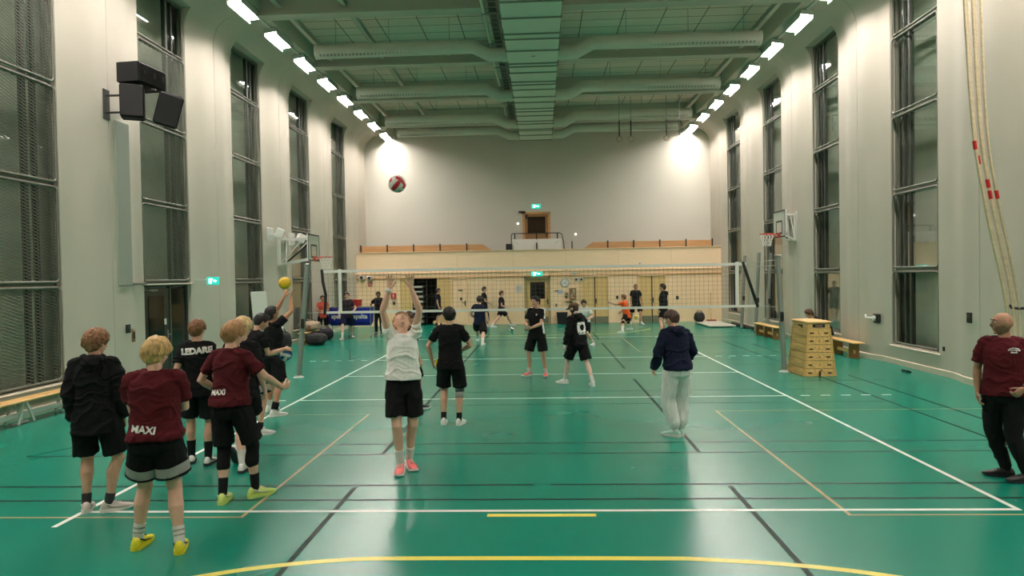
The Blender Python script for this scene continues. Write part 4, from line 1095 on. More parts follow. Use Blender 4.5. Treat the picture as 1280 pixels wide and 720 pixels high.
m = MB(); m.box((0, 0, .07), (.14, 3.0, .12), bev=.02); m.build('beam', M_dark, e)
m = MB()
for y in (-1.2, 1.2): m.box((0, y, .012), (.2, .1, .024), bev=.004)
m.build('foot', M_steel, e)
lump('round_bag', (6.95, 30.3, .09), (.46, .42, .42), M_bag, 'round black bag on the pale board in the far right corner', 'bag', 9.2, M_dark, n=12)
e = empty('broom', (7.55, 30.6, .09), 'broom with a thin dark stick leaning in the far right corner', 'broom')
m = MB(); m.tube([(0, 0, .06), (.20, .9, 1.25)], .016, n=8); m.build('stick', M_woodrail, e)
m = MB(); m.box((0, 0, .035), (.42, .08, .07), bev=.01); m.build('head', mat('broom_red', (150, 60, 50), .7), e)
# ------------------------------------------------------------------ people
def solid(mb, name, m_, parent, voxel, smooth=3, crease=0, seed=0, cscale=9, cfac=(1, 1, 1), fold=(3, 3, 6)):
    """weld overlapping tubes into ONE closed skin (voxel union), relax it, optionally add cloth folds"""
    me = bpy.data.meshes.new('tmp'); me.from_pydata(mb.v, [], mb.f)
    fix_normals(me)
    o = bpy.data.objects.new('tmp', me); col.objects.link(o)
    r = o.modifiers.new('r', 'REMESH'); r.mode = 'VOXEL'; r.voxel_size = voxel; r.adaptivity = 0
    if smooth:
        s = o.modifiers.new('s', 'SMOOTH'); s.factor = .5; s.iterations = smooth
    dg = bpy.context.evaluated_depsgraph_get()
    out = bpy.data.meshes.new_from_object(o.evaluated_get(dg)); out.name = name
    bpy.data.objects.remove(o); bpy.data.meshes.remove(me)
    if crease:
        nrm = [v.normal.copy() for v in out.vertices]; off = V((seed*3.7, seed*1.3, seed))
        for v, n in zip(out.vertices, nrm):
            q = V((v.co.x*cfac[0], v.co.y*cfac[1], v.co.z*cfac[2]))*cscale+off
            f = noise.noise(q)
            w1 = V((v.co.x*fold[0], v.co.y*fold[1], v.co.z*fold[2]))+off+V((f*.5, 0, f*.6))
            g = (1-min(1, abs(noise.noise(w1))*2.2))**3; g2 = (1-min(1, abs(noise.noise(w1*1.9+off))*2.2))**3
            v.co += n*crease*(f*.7+g*1.9+g2*.9-.45)
    out.materials.clear(); out.materials.append(m_)
    out.polygons.foreach_set('use_smooth', [True]*len(out.polygons)); out.update()
    ob = bpy.data.objects.new(name, out); col.objects.link(ob); ob.parent = parent
    return ob
SKINS = {}
def skin_mat(c):
    k = 'skin_%d_%d_%d' % c
    if k not in MATS:
        m = mat(k, c, .55, bump=.05, bscale=200, var=.05, vscale=14, spec=.35)
        b = m.node_tree.nodes['Principled BSDF']; b.inputs['Subsurface Weight'].default_value = .08; b.inputs['Subsurface Radius'].default_value = (.02, .008, .004); b.inputs['Subsurface Scale'].default_value = .5
    return MATS[k]
def hair_mat(c):
    k = 'hair_%d_%d_%d' % c
    return mat(k, c, .55, bump=.6, bscale=70, var=.35, vscale=38, spec=.4, stretch=(1, 1, .25))
def smooth01(a, b, x): return sstep(a, b, x)

def ik(a, c, l1, l2, pole):
    d = c-a; L_ = d.length; L_ = max(.05, min(L_, (l1+l2)*.998)); c2 = a+d.normalized()*L_
    x = (l1*l1-l2*l2+L_*L_)/(2*L_); h = math.sqrt(max(0, l1*l1-x*x))
    t = d.normalized(); p = V(pole)-t*t.dot(V(pole))
    if p.length < 1e-4: p = t.orthogonal()
    return a+t*x+p.normalized()*h, c2

def person(label, loc, rz, h, feet, arms, hands=None, lean=0, side=0, twist=0, head=(0, 0), drop=.0, pel=(0, 0), voxel=.007,
           skin=(214, 168, 142), hair=None, hairstyle='short', top=None, bottom=None, shoes=None, sock=None, build=1.0, face=False, extra=None, beard=None, detail=True, group=None):
    """one person: a welded body with clothing, hair and shoes as its children. Local frame: +Y forward, +X the person's right."""
    root = empty('person', (loc[0], loc[1], 0), label, 'person', group, rz=R(rz))
    s = h/1.80; S = lambda v: V(v)*s
    B = build
    # --- skeleton
    zhip = .945-drop
    P = V((pel[0], pel[1], zhip))
    Rl = Matrix.Rotation(R(-lean), 3, 'X') @ Matrix.Rotation(R(side), 3, 'Y')
    def T(v, full=False):
        v = V(v); f = 1 if full else max(0, min(1, (v.z+.02)/.38))
        m = Matrix.Rotation(R(-lean*f), 3, 'X') @ Matrix.Rotation(R(side*f), 3, 'Y') @ Matrix.Rotation(R(-twist*f), 3, 'Z')
        return P+m @ v
    Rt = Rl @ Matrix.Rotation(R(-twist), 3, 'Z')
    J = {}
    ank = []
    for i, (fx, fy, toe, lift, pitch) in enumerate(feet):      # right foot first
        sx = 1 if i == 0 else -1
        A = V((fx, fy, .095+lift)); f = V((math.sin(R(toe)), math.cos(R(toe)), 0))
        hp = P+V((sx*.092, 0, -.0))
        K, A2 = ik(hp, A, .445, .425, f)
        J['hip%d' % i], J['knee%d' % i], J['ank%d' % i], J['toe%d' % i] = hp, K, A2, toe
    for i in range(2):
        sx = 1 if i == 0 else -1; tgt, pole = arms[i][:2]; tgt = V(tgt)
        up = max(0, min(1, tgt.z/.35)) if tgt.z > 0 else 0
        sh = T((sx*(.166*B-.015*up), -.005, .508+.055*up))
        fix = arms[i][2] if len(arms[i]) > 2 else 'body'
        w_ = sh+tgt if fix == 'body' else P+tgt
        E_, W_ = ik(sh, w_, .295, .262, V(pole))
        J['sh%d' % i], J['el%d' % i], J['wr%d' % i] = sh, E_, W_
    nb = T((0, -.012, .565)); hyaw, hpit = head
    Rh = Rt @ Matrix.Rotation(R(-hyaw), 3, 'Z') @ Matrix.Rotation(R(hpit), 3, 'X')
    Rhn = Rt @ Matrix.Rotation(R(-hyaw*.3), 3, 'Z') @ Matrix.Rotation(R(hpit*.6), 3, 'X')
    hc = nb+Rhn @ V((0, .018, .095))+Rh @ V((0, .012, .062))
    J['hc'] = hc
    SK = skin_mat(skin)
    # --- body
    b = MB()
    def ring(z, w, d, yo=0, e=2.3, n=22, full=False):
        out = []
        for k in range(n):
            a = 2*PI*k/n; c_, s_ = math.cos(a), math.sin(a)
            x = math.copysign(abs(c_)**(2/e), c_)*w; y = math.copysign(abs(s_)**(2/e), s_)*d+yo
            out.append(T((x, y, z))*s)
        return out
    TOR = [(-.085, .09, .08, -.005), (-.05, .150, .105, -.01), (.0, .164, .118, -.012), (.06, .156, .110, -.006), (.15, .142, .098, .0), (.24, .148, .106, .004), (.34, .156, .114, .004), (.43, .164, .110, 0), (.495, .150, .090, -.006), (.545, .09, .068, -.01), (.575, .06, .055, -.012)]
    b.rings([ring(z, w*B, d*B, yo) for z, w, d, yo in TOR])
    b.tube([S(T((0, -.012, .52))), S(nb+Rhn @ V((0, .005, .05))), S(hc+Rh @ V((0, -.015, -.06)))], [.062*s, .056*s, .054*s], n=14)
    for i in range(2):
        sx = 1 if i == 0 else -1
        hp, K, A = J['hip%d' % i], J['knee%d' % i], J['ank%d' % i]
        th = K-hp; sh_ = A-K; toe = R(J['toe%d' % i]); back = V((-math.sin(toe), -math.cos(toe), 0))
        Q = lambda p: S(p)
        lb = .5+.5*B
        b.tube([Q(hp+V((0, 0, .03))), Q(hp+th*.2+back*.0), Q(hp+th*.5-back*.01), Q(hp+th*.82), Q(K-back*.006), Q(K+sh_*.14+back*.008), Q(K+sh_*.32+back*.018), Q(K+sh_*.55+back*.008), Q(K+sh_*.8), Q(A), Q(A-V((0, 0, .03)))],
               [r*s*lb for r in (.085, .089, .078, .060, .056, .055, .059, .047, .036, .035, .036)], n=16, ref=(1, 0, 0))
        # bare foot inside the shoe
        f = -back
        b.tube([Q(A-f*.03-V((0, 0, .055))), Q(A+f*.05-V((0, 0, .055))), Q(A+f*.14-V((0, 0, .066)))], [.03*s, .034*s, .024*s], n=10)
        sh, E_, W_ = J['sh%d' % i], J['el%d' % i], J['wr%d' % i]
        ua = E_-sh; fa = W_-E_; inn = T((0, 0, .50))
        b.tube([Q(sh+(inn-sh)*.35), Q(sh+(inn-sh)*.08), Q(sh+ua*.18), Q(sh+ua*.5), Q(sh+ua*.85), Q(E_), Q(E_+fa*.22), Q(E_+fa*.55), Q(E_+fa*.88), Q(W_)],
               [(r*s*lb, q*s*lb) for r, q in ((.05, .05), (.056, .056), (.053, .053), (.046, .046), (.038, .038), (.037, .037), (.041, .041), (.035, .035), (.026, .026), (.025, .025))], n=14)
        tz = T((sx*.055, -.014, .548)); b.tube([S(tz), S((tz+sh)/2+V((0, 0, .004))), S(sh)], [.040*s, .044*s, .046*s], n=12)
        # hand
        hd = (hands or [{}, {}])[i] or {}
        d = V(hd['dir']).normalized() if 'dir' in hd else fa.normalized()
        pn = V(hd.get('palm', (-sx, 0, 0)))                    # palm faces
        pn = (pn-d*pn.dot(d)); pn = pn.normalized() if pn.length > 1e-3 else d.orthogonal().normalized()
        lat = d.cross(pn).normalized()                           # towards thumb or away
        ts = hd.get('thumb'); ts = V(ts) if ts else V((0, 1, 0))
        if lat.dot(ts) < 0: lat = -lat
        curl = hd.get('curl', 22); hs = 1.0
        pt = lambda a, l, n_: Q(W_+d*a*hs+lat*l*hs+pn*n_*hs)
        b.tube([pt(-.012, 0, 0), pt(.03, .0, .0), pt(.065, 0, 0), pt(.088, 0, .0)], [(.024*s, .019*s), (.034*s, .016*s), (.040*s, .0145*s), (.038*s, .012*s)], n=14, ref=lat, dome=(0, .6))
        sp = hd.get('spread', 4)
        for q, (l0, ln) in enumerate(((.030, .074), (.010, .082), (-.0105, .076), (-.030, .060))):
            fd = (d+lat*math.tan(R(sp*(1.2-q*.8)))).normalized(); c0 = pt(.082, l0, 0); pts = [pt(.065, l0*.95, 0), c0]; ang = 0
            for k, fr in enumerate((.45, .32, .23)):
                ang += R(curl*(1.0 if k == 0 else 1.15)); dd = fd*math.cos(ang)+pn*math.sin(ang); pts.append(pts[-1]+dd*ln*fr*s)
            b.tube(pts, [.0095*s, .0095*s, .0088*s, .008*s, .0072*s], n=8)
        tc = hd.get('tcurl', 20)
        td = (d*.72+lat*.65+pn*.25).normalized(); pts = [pt(.012, .020, .004), pt(.036, .040, .010)]
        pts.append(pts[-1]+td*.034*s); td2 = (d*.95+lat*.25+pn*(.2+tc/60)).normalized(); pts.append(pts[-1]+td2*.028*s)
        b.tube(pts, [.0125*s, .0115*s, .010*s, .0085*s], n=8)
        J['grip%d' % i] = W_+d*.085+pn*.04
        J['hand%d' % i] = (W_, d, pn, lat)
    # head
    def H(v): return S(hc+Rh @ (V(v)*1.05))
    Rn = []
    n = 26; mm = 18
    for i in range(mm+1):
        a = -PI/2+PI*i/mm; a = max(-PI/2+.03, min(PI/2-.03, a)); rg = []
        for k in range(n):
            t = 2*PI*k/n; dx, dy, dz = math.cos(a)*math.cos(t), math.cos(a)*math.sin(t), math.sin(a)
            w = .0765; fr = .092 if dy > 0 else .100; ht = .108 if dz > 0 else .118
            lo = max(0, -dz)
            w *= 1-.30*lo*(.55+.45*max(0, dy)); 
            if dy < 0: fr *= 1-.42*lo
            else: fr *= 1-.04*lo
            rg.append(H((dx*w, dy*fr, dz*ht)))
        Rn.append(rg)
    b.rings(Rn)
    b.tube([H((0, .082, .028)), H((0, .094, .008)), H((0, .108, -.018)), H((0, .098, -.030))], [.007*s, .009*s, .0125*s, .012*s], n=8)
    b.sphere(H((0, .078, .034)), (.052*s, .017*s, .012*s), n=12, m=8, rot=Rh)
    b.sphere(H((0, .062, -.096)), (.022*s, .018*s, .018*s), n=12, m=8, rot=Rh)
    b.sphere(H((0, .079, -.055)), (.022*s, .011*s, .014*s), n=12, m=8, rot=Rh)
    for sx in (-1, 1):
        b.sphere(H((sx*.042, .054, -.018)), (.022*s, .021*s, .026*s), n=10, m=8, rot=Rh)
        b.sphere(H((sx*.079, -.008, -.008)), (.010*s, .022*s, .033*s), n=10, m=8, rot=Rh @ Matrix.Rotation(R(sx*18), 3, 'Z'))
    body = solid(b, 'body', SK, root, voxel, 2)
    # --- face
    HM = hair_mat(hair) if hair else None
    for sx in (-1, 1):
        m = MB(); m.sphere(H((sx*.031, .0755, .012)), .0105*s, n=10, m=8)
        m.sphere(H((sx*.031, .0812, .012)), .0060*s, n=8, m=6, mi=1); m.build('eye', [mat('eye_white', (228, 222, 214), .3), mat('eye_dark', (34, 26, 22), .2)], root, smooth=True)
    m = MB()
    for sx in (-1, 1): m.tube([H((sx*.014, .0945, .034)), H((sx*.032, .0945, .040)), H((sx*.050, .080, .034))], [.0045*s, .0055*s, .003*s], n=6)
    m.build('eyebrows', HM or hair_mat((60, 44, 34)), root, smooth=True)
    m = MB(); m.tube([H((-.022, .0835, -.056)), H((0, .0905, -.0545)), H((.022, .0835, -.056))], [.003*s, .005*s, .003*s], n=6); m.build('lips', mat('lips', (176, 116, 102), .5), root, smooth=True)
    # --- hair
    if hair:
        thick = {'short': .025, 'crop': .009, 'thick': .040, 'curly': .038, 'bun': .022}[hairstyle]
        m = MB(); nn, mm2 = 44, 30; rings_ = []
        rng = random.Random(int(abs(loc[0]*100)+abs(loc[1]*10)))
        so = V((rng.random()*9, rng.random()*9, rng.random()*9))
        for i in range(mm2+1):
            a = -PI/2+PI*i/mm2; a = max(-PI/2+.02, min(PI/2-.02, a)); rg = []
            for k in range(nn):
                t = 2*PI*k/nn; dx, dy, dz = math.cos(a)*math.cos(t), math.cos(a)*math.sin(t), math.sin(a)
                az = abs(math.degrees(math.atan2(dx, dy))); el = math.degrees(a)
                pts_ = [(0, 36), (35, 32), (58, 18), (72, 2), (84, -6), (92, 4), (104, -8), (118, -34), (180, -42)]
                if hairstyle in ('thick', 'curly', 'bun'): pts_ = [(0, 30), (35, 26), (58, 12), (72, -6), (84, -12), (92, -4), (104, -14), (118, -38), (180, -48)]
                for (a0, e0), (a1, e1) in zip(pts_, pts_[1:]):
                    if a0 <= az <= a1: lim = e0+(e1-e0)*(az-a0)/(a1-a0)
                g = sstep(-3, 9, el-lim)
                w = .0765; fr = .092 if dy > 0 else .100; ht = .108 if dz > 0 else .118
                lo = max(0, -dz); w *= 1-.16*lo
                if dy < 0: fr *= 1-.30*lo
                q = V((dx, dy, dz))*3+so
                top_ = .6+.4*sstep(-30, 50, el)
                tk = thick*top_*(1+.35*noise.noise(q*1.2))
                if hairstyle == 'curly': tk += .011*noise.noise(q*2.6)+.008*noise.noise(q*5)
                elif hairstyle != 'crop': tk += .005*noise.noise(V((q.x*3, q.y*3, q.z*1.0)))+.003*noise.noise(V((q.x*8, q.y*8, q.z*1.6)))
                e_ = -.010*(1-g)+tk*g
                rg.append(H((dx*(w+e_), dy*(fr+e_), dz*(ht+e_))))
            rings_.append(rg)
        m.rings(rings_)
        # separate locks on the crown
        if hairstyle in ('thick', 'curly', 'short') and detail:
            cnt = {'thick': 420, 'curly': 430, 'short': 260}[hairstyle]
            for q in range(cnt):
                el = R(rng.uniform(-10 if hairstyle != 'short' else 10, 85)); t = R(rng.uniform(0, 360)); dx, dy, dz = math.cos(el)*math.cos(t), math.cos(el)*math.sin(t), math.sin(el)
                az = abs(math.degrees(math.atan2(dx, dy)))
                if az < 75 and math.degrees(el) < 38: continue
                if az < 110 and math.degrees(el) < 12: continue
                nrm = V((dx, dy, dz)); c = V((dx*(.0765+thick*.8), dy*(.096+thick*.8), dz*(.108+thick*.8)))
                fl = V((rng.uniform(-.5, .5), -.35+rng.uniform(-.4, .4), -.9)); fl = (fl-nrm*fl.dot(nrm)).normalized()
                if hairstyle == 'curly':
                    pts2 = []; r0 = rng.uniform(.006, .010); bt = nrm.cross(fl)
                    for z in range(6): an = z*1.25; pts2.append(H(c+fl*(z*.006)+nrm*(r0*math.sin(an)+.002)+bt*(r0*math.cos(an))))
                    m.tube(pts2, [.003*s, .0042*s, .0046*s, .0044*s, .0038*s, .002*s], n=5)
                else:
                    L_ = rng.uniform(.035, .065); m.tube([H(c-fl*L_*.5-nrm*.008), H(c-fl*L_*.1+nrm*.003), H(c+fl*L_*.25+nrm*.002), H(c+fl*L_*.6-nrm*.008)], [.002*s, .0048*s, .0046*s, .002*s], n=5)
        if hairstyle == 'bun': m.sphere(H((0, -.125, .045)), (.042*s, .042*s, .040*s), n=14, m=10)
        m.build('hair', HM, root, smooth=True)
    if beard:
        m = MB(); rg = []
        for i in range(9):
            r0 = []
            for k in range(23):
                t = R(-25+k*230/22); e_ = R(-80+i*(6.0+3.0*abs(math.cos(t)))); dx, dy, dz = math.cos(e_)*math.cos(t), math.cos(e_)*math.sin(t), math.sin(e_)
                w = .0765*(1-.30*max(0, -dz)*(.55+.45*max(0, dy))); fr = .094 if dy > 0 else .10
                r0.append(H((dx*(w+.004), dy*(fr+.0045), dz*.121)))
            rg.append(r0)
        vs = [p for r0 in rg for p in r0]; fs = [(i*23+k, i*23+k+1, (i+1)*23+k+1, (i+1)*23+k) for i in range(8) for k in range(22)]
        m.add(vs, fs); m.build('beard', hair_mat(beard), root, smooth=True)
    # --- clothing on top
    shirt = None
    if top:
        c = top['mat']; kind = top.get('kind', 'tee'); ez = top.get('ease', 1.0); seed = len(label)
        hem = top.get('hem', -.085); k = MB(); up = max(J['wr0'].z-J['sh0'].z, J['wr1'].z-J['sh1'].z)
        if up > .2: hem += .05
        bulk = .009 if kind == 'hoodie' else .006
        TS = [(hem, .187, .146, -.008), (hem+.05, .185, .143, -.008), (max(.09, hem+.08), .174, .130, -.005), (max(.17, hem+.11), .164, .120, 0), (.26, .162, .120, .003), (.35, .168, .126, .004), (.43, .174, .124, 0), (.495, .160, .105, -.006), (.542, .106, .082, -.010), (.572, .078, .070, -.012)]
        if kind == 'hoodie': TS += [(.60, .072, .068, -.012)]
        k.rings([ring(z, (w*B+bulk)*(1+(ez-1)*sstep(.5, .0, z)), (d*B+bulk)*(1+(ez-1)*sstep(.5, .0, z)), yo, 2.25) for z, w, d, yo in TS])
        for i in range(2):
            sh, E_, W_ = J['sh%d' % i], J['el%d' % i], J['wr%d' % i]; ua = E_-sh; fa = W_-E_; inn = T((0, 0, .47)); sx = 1 if i == 0 else -1
            tz = T((sx*.066, -.014, .542)); k.tube([S(tz), S((tz+sh)/2+V((0, 0, .003))), S(sh)], [(.050+bulk*.6)*s, (.056+bulk*.6)*s, (.060+bulk*.6)*s], n=14)
            if kind in ('hoodie', 'long'):
                g = .012 if kind == 'hoodie' else .004
                k.tube([S(sh+(inn-sh)*.45), S(sh+(inn-sh)*.06), S(sh+ua*.25), S(sh+ua*.6), S(E_), S(E_+fa*.3), S(E_+fa*.7), S(E_+fa*.93), S(E_+fa*.98)], [(r+g)*s*(.5+.5*B) for r in (.058, .060, .060, .056, .052, .053, .046, .040, .034)], n=16, dome=(1, .1))
            else:
                sl = top.get('sleeve', .62)
                k.tube([S(sh+(inn-sh)*.45), S(sh+(inn-sh)*.06), S(sh+ua*.2), S(sh+ua*.45), S(sh+ua*sl)], [r*s*(.5+.5*B) for r in (.062, .066, .065, .064, .064)], n=16, dome=(1, .05))
        shirt = solid(k, {'tee': 'shirt', 'hoodie': 'hoodie', 'long': 'sweater'}[kind], c, root, max(voxel, .008), 3, crease=(.0065 if kind != 'hoodie' else .009)*s, seed=seed, cscale=7/s, cfac=(1, 1, .75), fold=(3.2, 4, 6.5))
        if kind == 'hoodie':
            q = MB()
            pts = [T((.085, -.01, .585)), T((.075, -.085, .565)), T((0, -.125, .535)), T((-.075, -.085, .565)), T((-.085, -.01, .585)), T((-.055, .055, .56))]
            q.tube([S(p) for p in [T((.055, .055, .56))]+pts], [r*s for r in (.018, .03, .042, .055, .042, .03, .018)], n=12)
            q.tube([S(T((0, -.10, .57))), S(T((0, -.14, .515))), S(T((0, -.13, .465)))], [(.085*s, .04*s), (.082*s, .038*s), (.045*s, .022*s)], n=14, ref=(1, 0, 0))
            solid(q, 'hood', c, shirt, .009, 3, crease=.006*s, seed=seed+3, cscale=9/s)
        else:
            m = MB(); cp = [T((.071*math.cos(2*PI*j/18), -.012+.066*math.sin(2*PI*j/18), .568-.012*math.sin(2*PI*j/18))) for j in range(18)]
            m.tube([S(p) for p in cp], .008*s, n=6, ref=(0, 0, 1), closed=True); m.build('collar', top.get('collar', c), shirt, smooth=True)
    if bottom:
        c = bottom['mat']; kind = bottom.get('kind', 'shorts'); k = MB(); seed = len(label)+7
        wz = bottom.get('waist', .075)
        PS = [(wz, .158, .114, -.006), (.03, .164, .120, -.010), (-.02, .174, .131, -.012), (-.075, .176, .128, -.008), (-.11, .12, .10, -.005)]
        k.rings([ring(z, w*B, d*B, yo, 2.3) for z, w, d, yo in PS])
        frac = bottom.get('len', .80)
        for i in range(2):
            hp, K, A = J['hip%d' % i], J['knee%d' % i], J['ank%d' % i]; th = K-hp; sh_ = A-K; sx = 1 if i == 0 else -1; o_ = V((sx*.006, 0, 0))
            lb = .4+.6*B
            if kind == 'shorts':
                fl = bottom.get('flare', 1.0)
                k.tube([S(hp+V((0, 0, .03))), S(hp+th*.25+o_), S(hp+th*frac*.7+o_), S(hp+th*frac+o_)], [(r*s*lb, q*s*lb) for r, q in ((.095, .10), (.104*fl**.5, .108*fl**.5), (.101*fl, .102*fl), (.103*fl, .104*fl))], n=18, ref=(1, 0, 0), dome=(1, .04))
            else:
                rad = {'pants': (.094, .10, .09, .076, .074, .068, .058, .052), 'sweat': (.100, .112, .110, .102, .098, .092, .078, .050), 'tights': (.092, .099, .089, .072, .070, .072, .058, .046)}[kind]
                e1 = bottom.get('end', 1.0)
                P8 = [hp+V((0, 0, .03)), hp+th*.25, hp+th*.6, hp+th*.92, K+sh_*.12*e1, K+sh_*.4*e1, K+sh_*.78*e1, K+sh_*.96*e1]
                k.tube([S(p) for p in P8], [r*s*lb for r in rad], n=18, ref=(1, 0, 0), dome=(1, .05))
        nm = {'shorts': 'shorts', 'pants': 'trousers', 'sweat': 'sweatpants', 'tights': 'leggings'}[kind]
        bo = solid(k, nm, c, root, max(voxel, .008), 3, crease=(.002 if kind == 'tights' else .0075)*s, seed=seed, cscale=7/s, cfac=(1, 1, .6), fold=(7, 7, 2.2))
        if bottom.get('trim'):
            for i in range(2):
                hp, K = J['hip%d' % i], J['knee%d' % i]; th = K-hp; sx = 1 if i == 0 else -1; o_ = V((sx*.006, 0, 0)); fl = bottom.get('flare', 1.0); lb = .4+.6*B
                m = MB(); r0 = .1135*fl*s*lb
                t_ = th.normalized(); ux = V((1, 0, 0))-t_*t_.x; ux.normalize(); uy = t_.cross(ux); rg = []
                for z in (.74, .90, .985):
                    rg.append([S(hp+th*frac*z+o_)+ux*math.cos(2*PI*j/28)*r0+uy*math.sin(2*PI*j/28)*r0+S(t_)*(-.10*max(0, sx*math.cos(2*PI*j/28))*th.length*frac*(1 if z < .9 else .75)) for j in range(28)])
                m.rings(rg, cap=False); m.build('hem_band', bottom['trim'], bo, smooth=True)
                m = MB(); m.tube([p+(S(t_)*.012) for p in rg[-1]], .009*s, n=6, closed=True); m.build('hem_edge', c, bo, smooth=True)
        if bottom.get('over'):       # leggings worn under the shorts
            k = MB()
            for i in range(2):
                hp, K, A = J['hip%d' % i], J['knee%d' % i], J['ank%d' % i]; th = K-hp; sh_ = A-K; lb = .5+.5*B
                m = MB(); bk = V((-math.sin(R(J['toe%d' % i])), -math.cos(R(J['toe%d' % i])), 0))
                m.tube([S(hp+th*.4), S(hp+th*.7), S(K), S(K+sh_*.16+bk*.010), S(K+sh_*.26+bk*.016), S(K+sh_*bottom['over']+bk*.018)], [r*s*lb for r in (.092, .080, .066, .065, .067, .067)], n=16, ref=(1, 0, 0)); solid(m, 'legging', c, root, .008, 2, crease=.002, seed=i)
    # --- socks and shoes
    for i in range(2):
        A, K, toe = J['ank%d' % i], J['knee%d' % i], R(J['toe%d' % i]); fpitch = feet[i][4]
        up = (K-A).normalized()
        if sock:
            sm, hgt = sock[:2]; m = MB(); e_ = [(A+up*z) for z in (-.03, .0, hgt*.5, hgt)]
            rr_ = [.040, .041, .043+.008*sstep(.1, .25, hgt), .044+.016*sstep(.1, .25, hgt)]
            bk = V((-math.sin(toe), -math.cos(toe), 0))
            if hgt > .15: e_[2] += bk*.004; e_[3] += bk*.010
            m.tube([S(p) for p in e_], [r*s*(.5+.5*B) for r in rr_], n=14, ref=(1, 0, 0), dome=(1, .1)); so = m.build('sock', sm, root, smooth=True, auto=50)
            if len(sock) > 2:
                for z in (.4, .72):
                    m = MB(); p = A+up*hgt*z; r0 = (.0445+.004*z)*s*(.5+.5*B); m.tube([S(p-up*.006), S(p+up*.006)], r0, n=14, ref=(1, 0, 0), dome=(0, 0)); m.build('stripe', sock[2], so)
        if shoes:
            M4 = Matrix.Rotation(-toe, 3, 'Z') @ Matrix.Rotation(R(-fpitch), 3, 'X')
            o0 = A-V((0, 0, 0))
            f2 = lambda x, y, z: S(o0+M4 @ V((x, y, z-.095)))
            prof = [(-.075, .016, .050), (-.066, .030, .082), (-.04, .037, .108), (-.01, .039, .112), (.025, .041, .108), (.055, .044, .092), (.09, .047, .076), (.125, .049, .062), (.16, .047, .053), (.19, .038, .045), (.208, .022, .036), (.214, .008, .030)]
            m = MB(); rg = []
            for y, w, zt in prof:
                r0 = []
                for q in range(14):
                    a = 2*PI*q/14; c_, s_ = math.cos(a), math.sin(a)
                    zc, zh = (zt+.016)/2, (zt-.016)/2
                    wz = w*(1-.25*max(0, s_)*sstep(.06, .1, zt)); inw = .004 if y > .06 else 0
                    r0.append(f2(math.copysign(abs(c_)**.75, c_)*wz, y, zc+math.copysign(abs(s_)**.8, s_)*zh))
                rg.append(r0)
            m.rings(rg); sh = m.build('shoe', shoes[0], root, smooth=True)
            m = MB(); rg = []
            for y, w in [(-.082, .012)]+[(y, w+.005) for y, w, _ in prof[1:-1]]+[(.220, .012)]:
                zt = .034-.008*sstep(.0, .1, y)+.010*sstep(.15, .215, y)
                zb = .0+.014*sstep(.14, .22, y)
                rg.append([f2(sx*w, y, z) for sx, z in ((-1, zb), (1, zb), (1, zt), (-1, zt))])
            m.rings(rg); m.build('sole', shoes[1], sh, auto=30)
            if detail:
                m = MB()
                for q in range(4):
                    y = .038+q*.02; z = .106-q*.0095; m.tube([f2(-.022, y, z-.006), f2(0, y+.004, z+.002), f2(.022, y, z-.006)], .0035*s, n=6)
                m.build('laces', shoes[2] if len(shoes) > 2 else M_white, sh, smooth=True)
                if len(shoes) > 3:
                    m = MB()
                    for sx in (-1, 1): m.tube([f2(sx*.040, -.03, .085), f2(sx*.043, .03, .055), f2(sx*.049, .11, .040)], [.006*s, .008*s, .004*s], n=6)
                    m.build('side_stripe', shoes[3], sh, smooth=True)
    if extra: extra(root, J, s, shirt, S, T, H, Rh)
    return root, J, s

def print_on(shirt, vs, fs, z0, x0, name, m_, back=True, fit=None, sub=4, rot=0, T=None, s=1):
    """lay flat lettering (u, v in metres) on the cloth"""
    bm = bmesh.new(); bv = [bm.verts.new((p[0], p[1], 0)) for p in vs]
    for f in fs:
        try: bm.faces.new([bv[i] for i in f])
        except ValueError: pass
    bmesh.ops.triangulate(bm, faces=bm.faces)
    for _ in range(sub):
        long = [e for e in bm.edges if e.calc_length() > .010]
        if long: bmesh.ops.subdivide_edges(bm, edges=long, cuts=1); bmesh.ops.triangulate(bm, faces=bm.faces)
    me0 = shirt.data; tree = BVHTree.FromPolygons([v.co for v in me0.vertices], [tuple(p.vertices) for p in me0.polygons])
    d = V((0, 1, 0)) if back else V((0, -1, 0)); sgn = 1 if back else -1
    ca, sa = math.cos(R(rot)), math.sin(R(rot))
    for v in bm.verts:
        u, w = v.co.x*ca-v.co.y*sa, v.co.x*sa+v.co.y*ca
        o = V((x0+sgn*u, -sgn*1.0, z0+w)); hit = tree.ray_cast(o, d)
        v.co = hit[0]+V((hit[1].x*.003, -sgn*.006, hit[1].z*.003)) if hit[0] is not None else V((o.x, -sgn*.13, o.z))
    me = bpy.data.meshes.new(name); bm.to_mesh(me); bm.free(); me.materials.append(m_)
    ob = bpy.data.objects.new(name, me); col.objects.link(ob); ob.parent = shirt
    return ob
def stick(shirt, rows, name, m_, div=6, off=.006):
    """a strip (rows of point pairs) laid onto the cloth"""
    me0 = shirt.data; tree = BVHTree.FromPolygons([v.co for v in me0.vertices], [tuple(p.vertices) for p in me0.polygons]); m = MB(); g = []
    for (a, b), (c, d) in zip(rows, rows[1:]):
        for i in range(div):
            t = i/div; p, q = V(a).lerp(V(c), t), V(b).lerp(V(d), t); g.append([p.lerp(q, k/4) for k in range(5)])
    g.append([V(rows[-1][0]).lerp(V(rows[-1][1]), k/4) for k in range(5)])
    out = []
    for r in g:
        o = []
        for p in r:
            h = tree.find_nearest(p); o.append(h[0]+h[1]*off)
        out.append(o)
    m.rings(out, cap=False); m.f = [f for i, f in enumerate(m.f) if i % 5 != 4]; m.m = [0]*len(m.f)
    return m.build(name, m_, shirt, smooth=True)
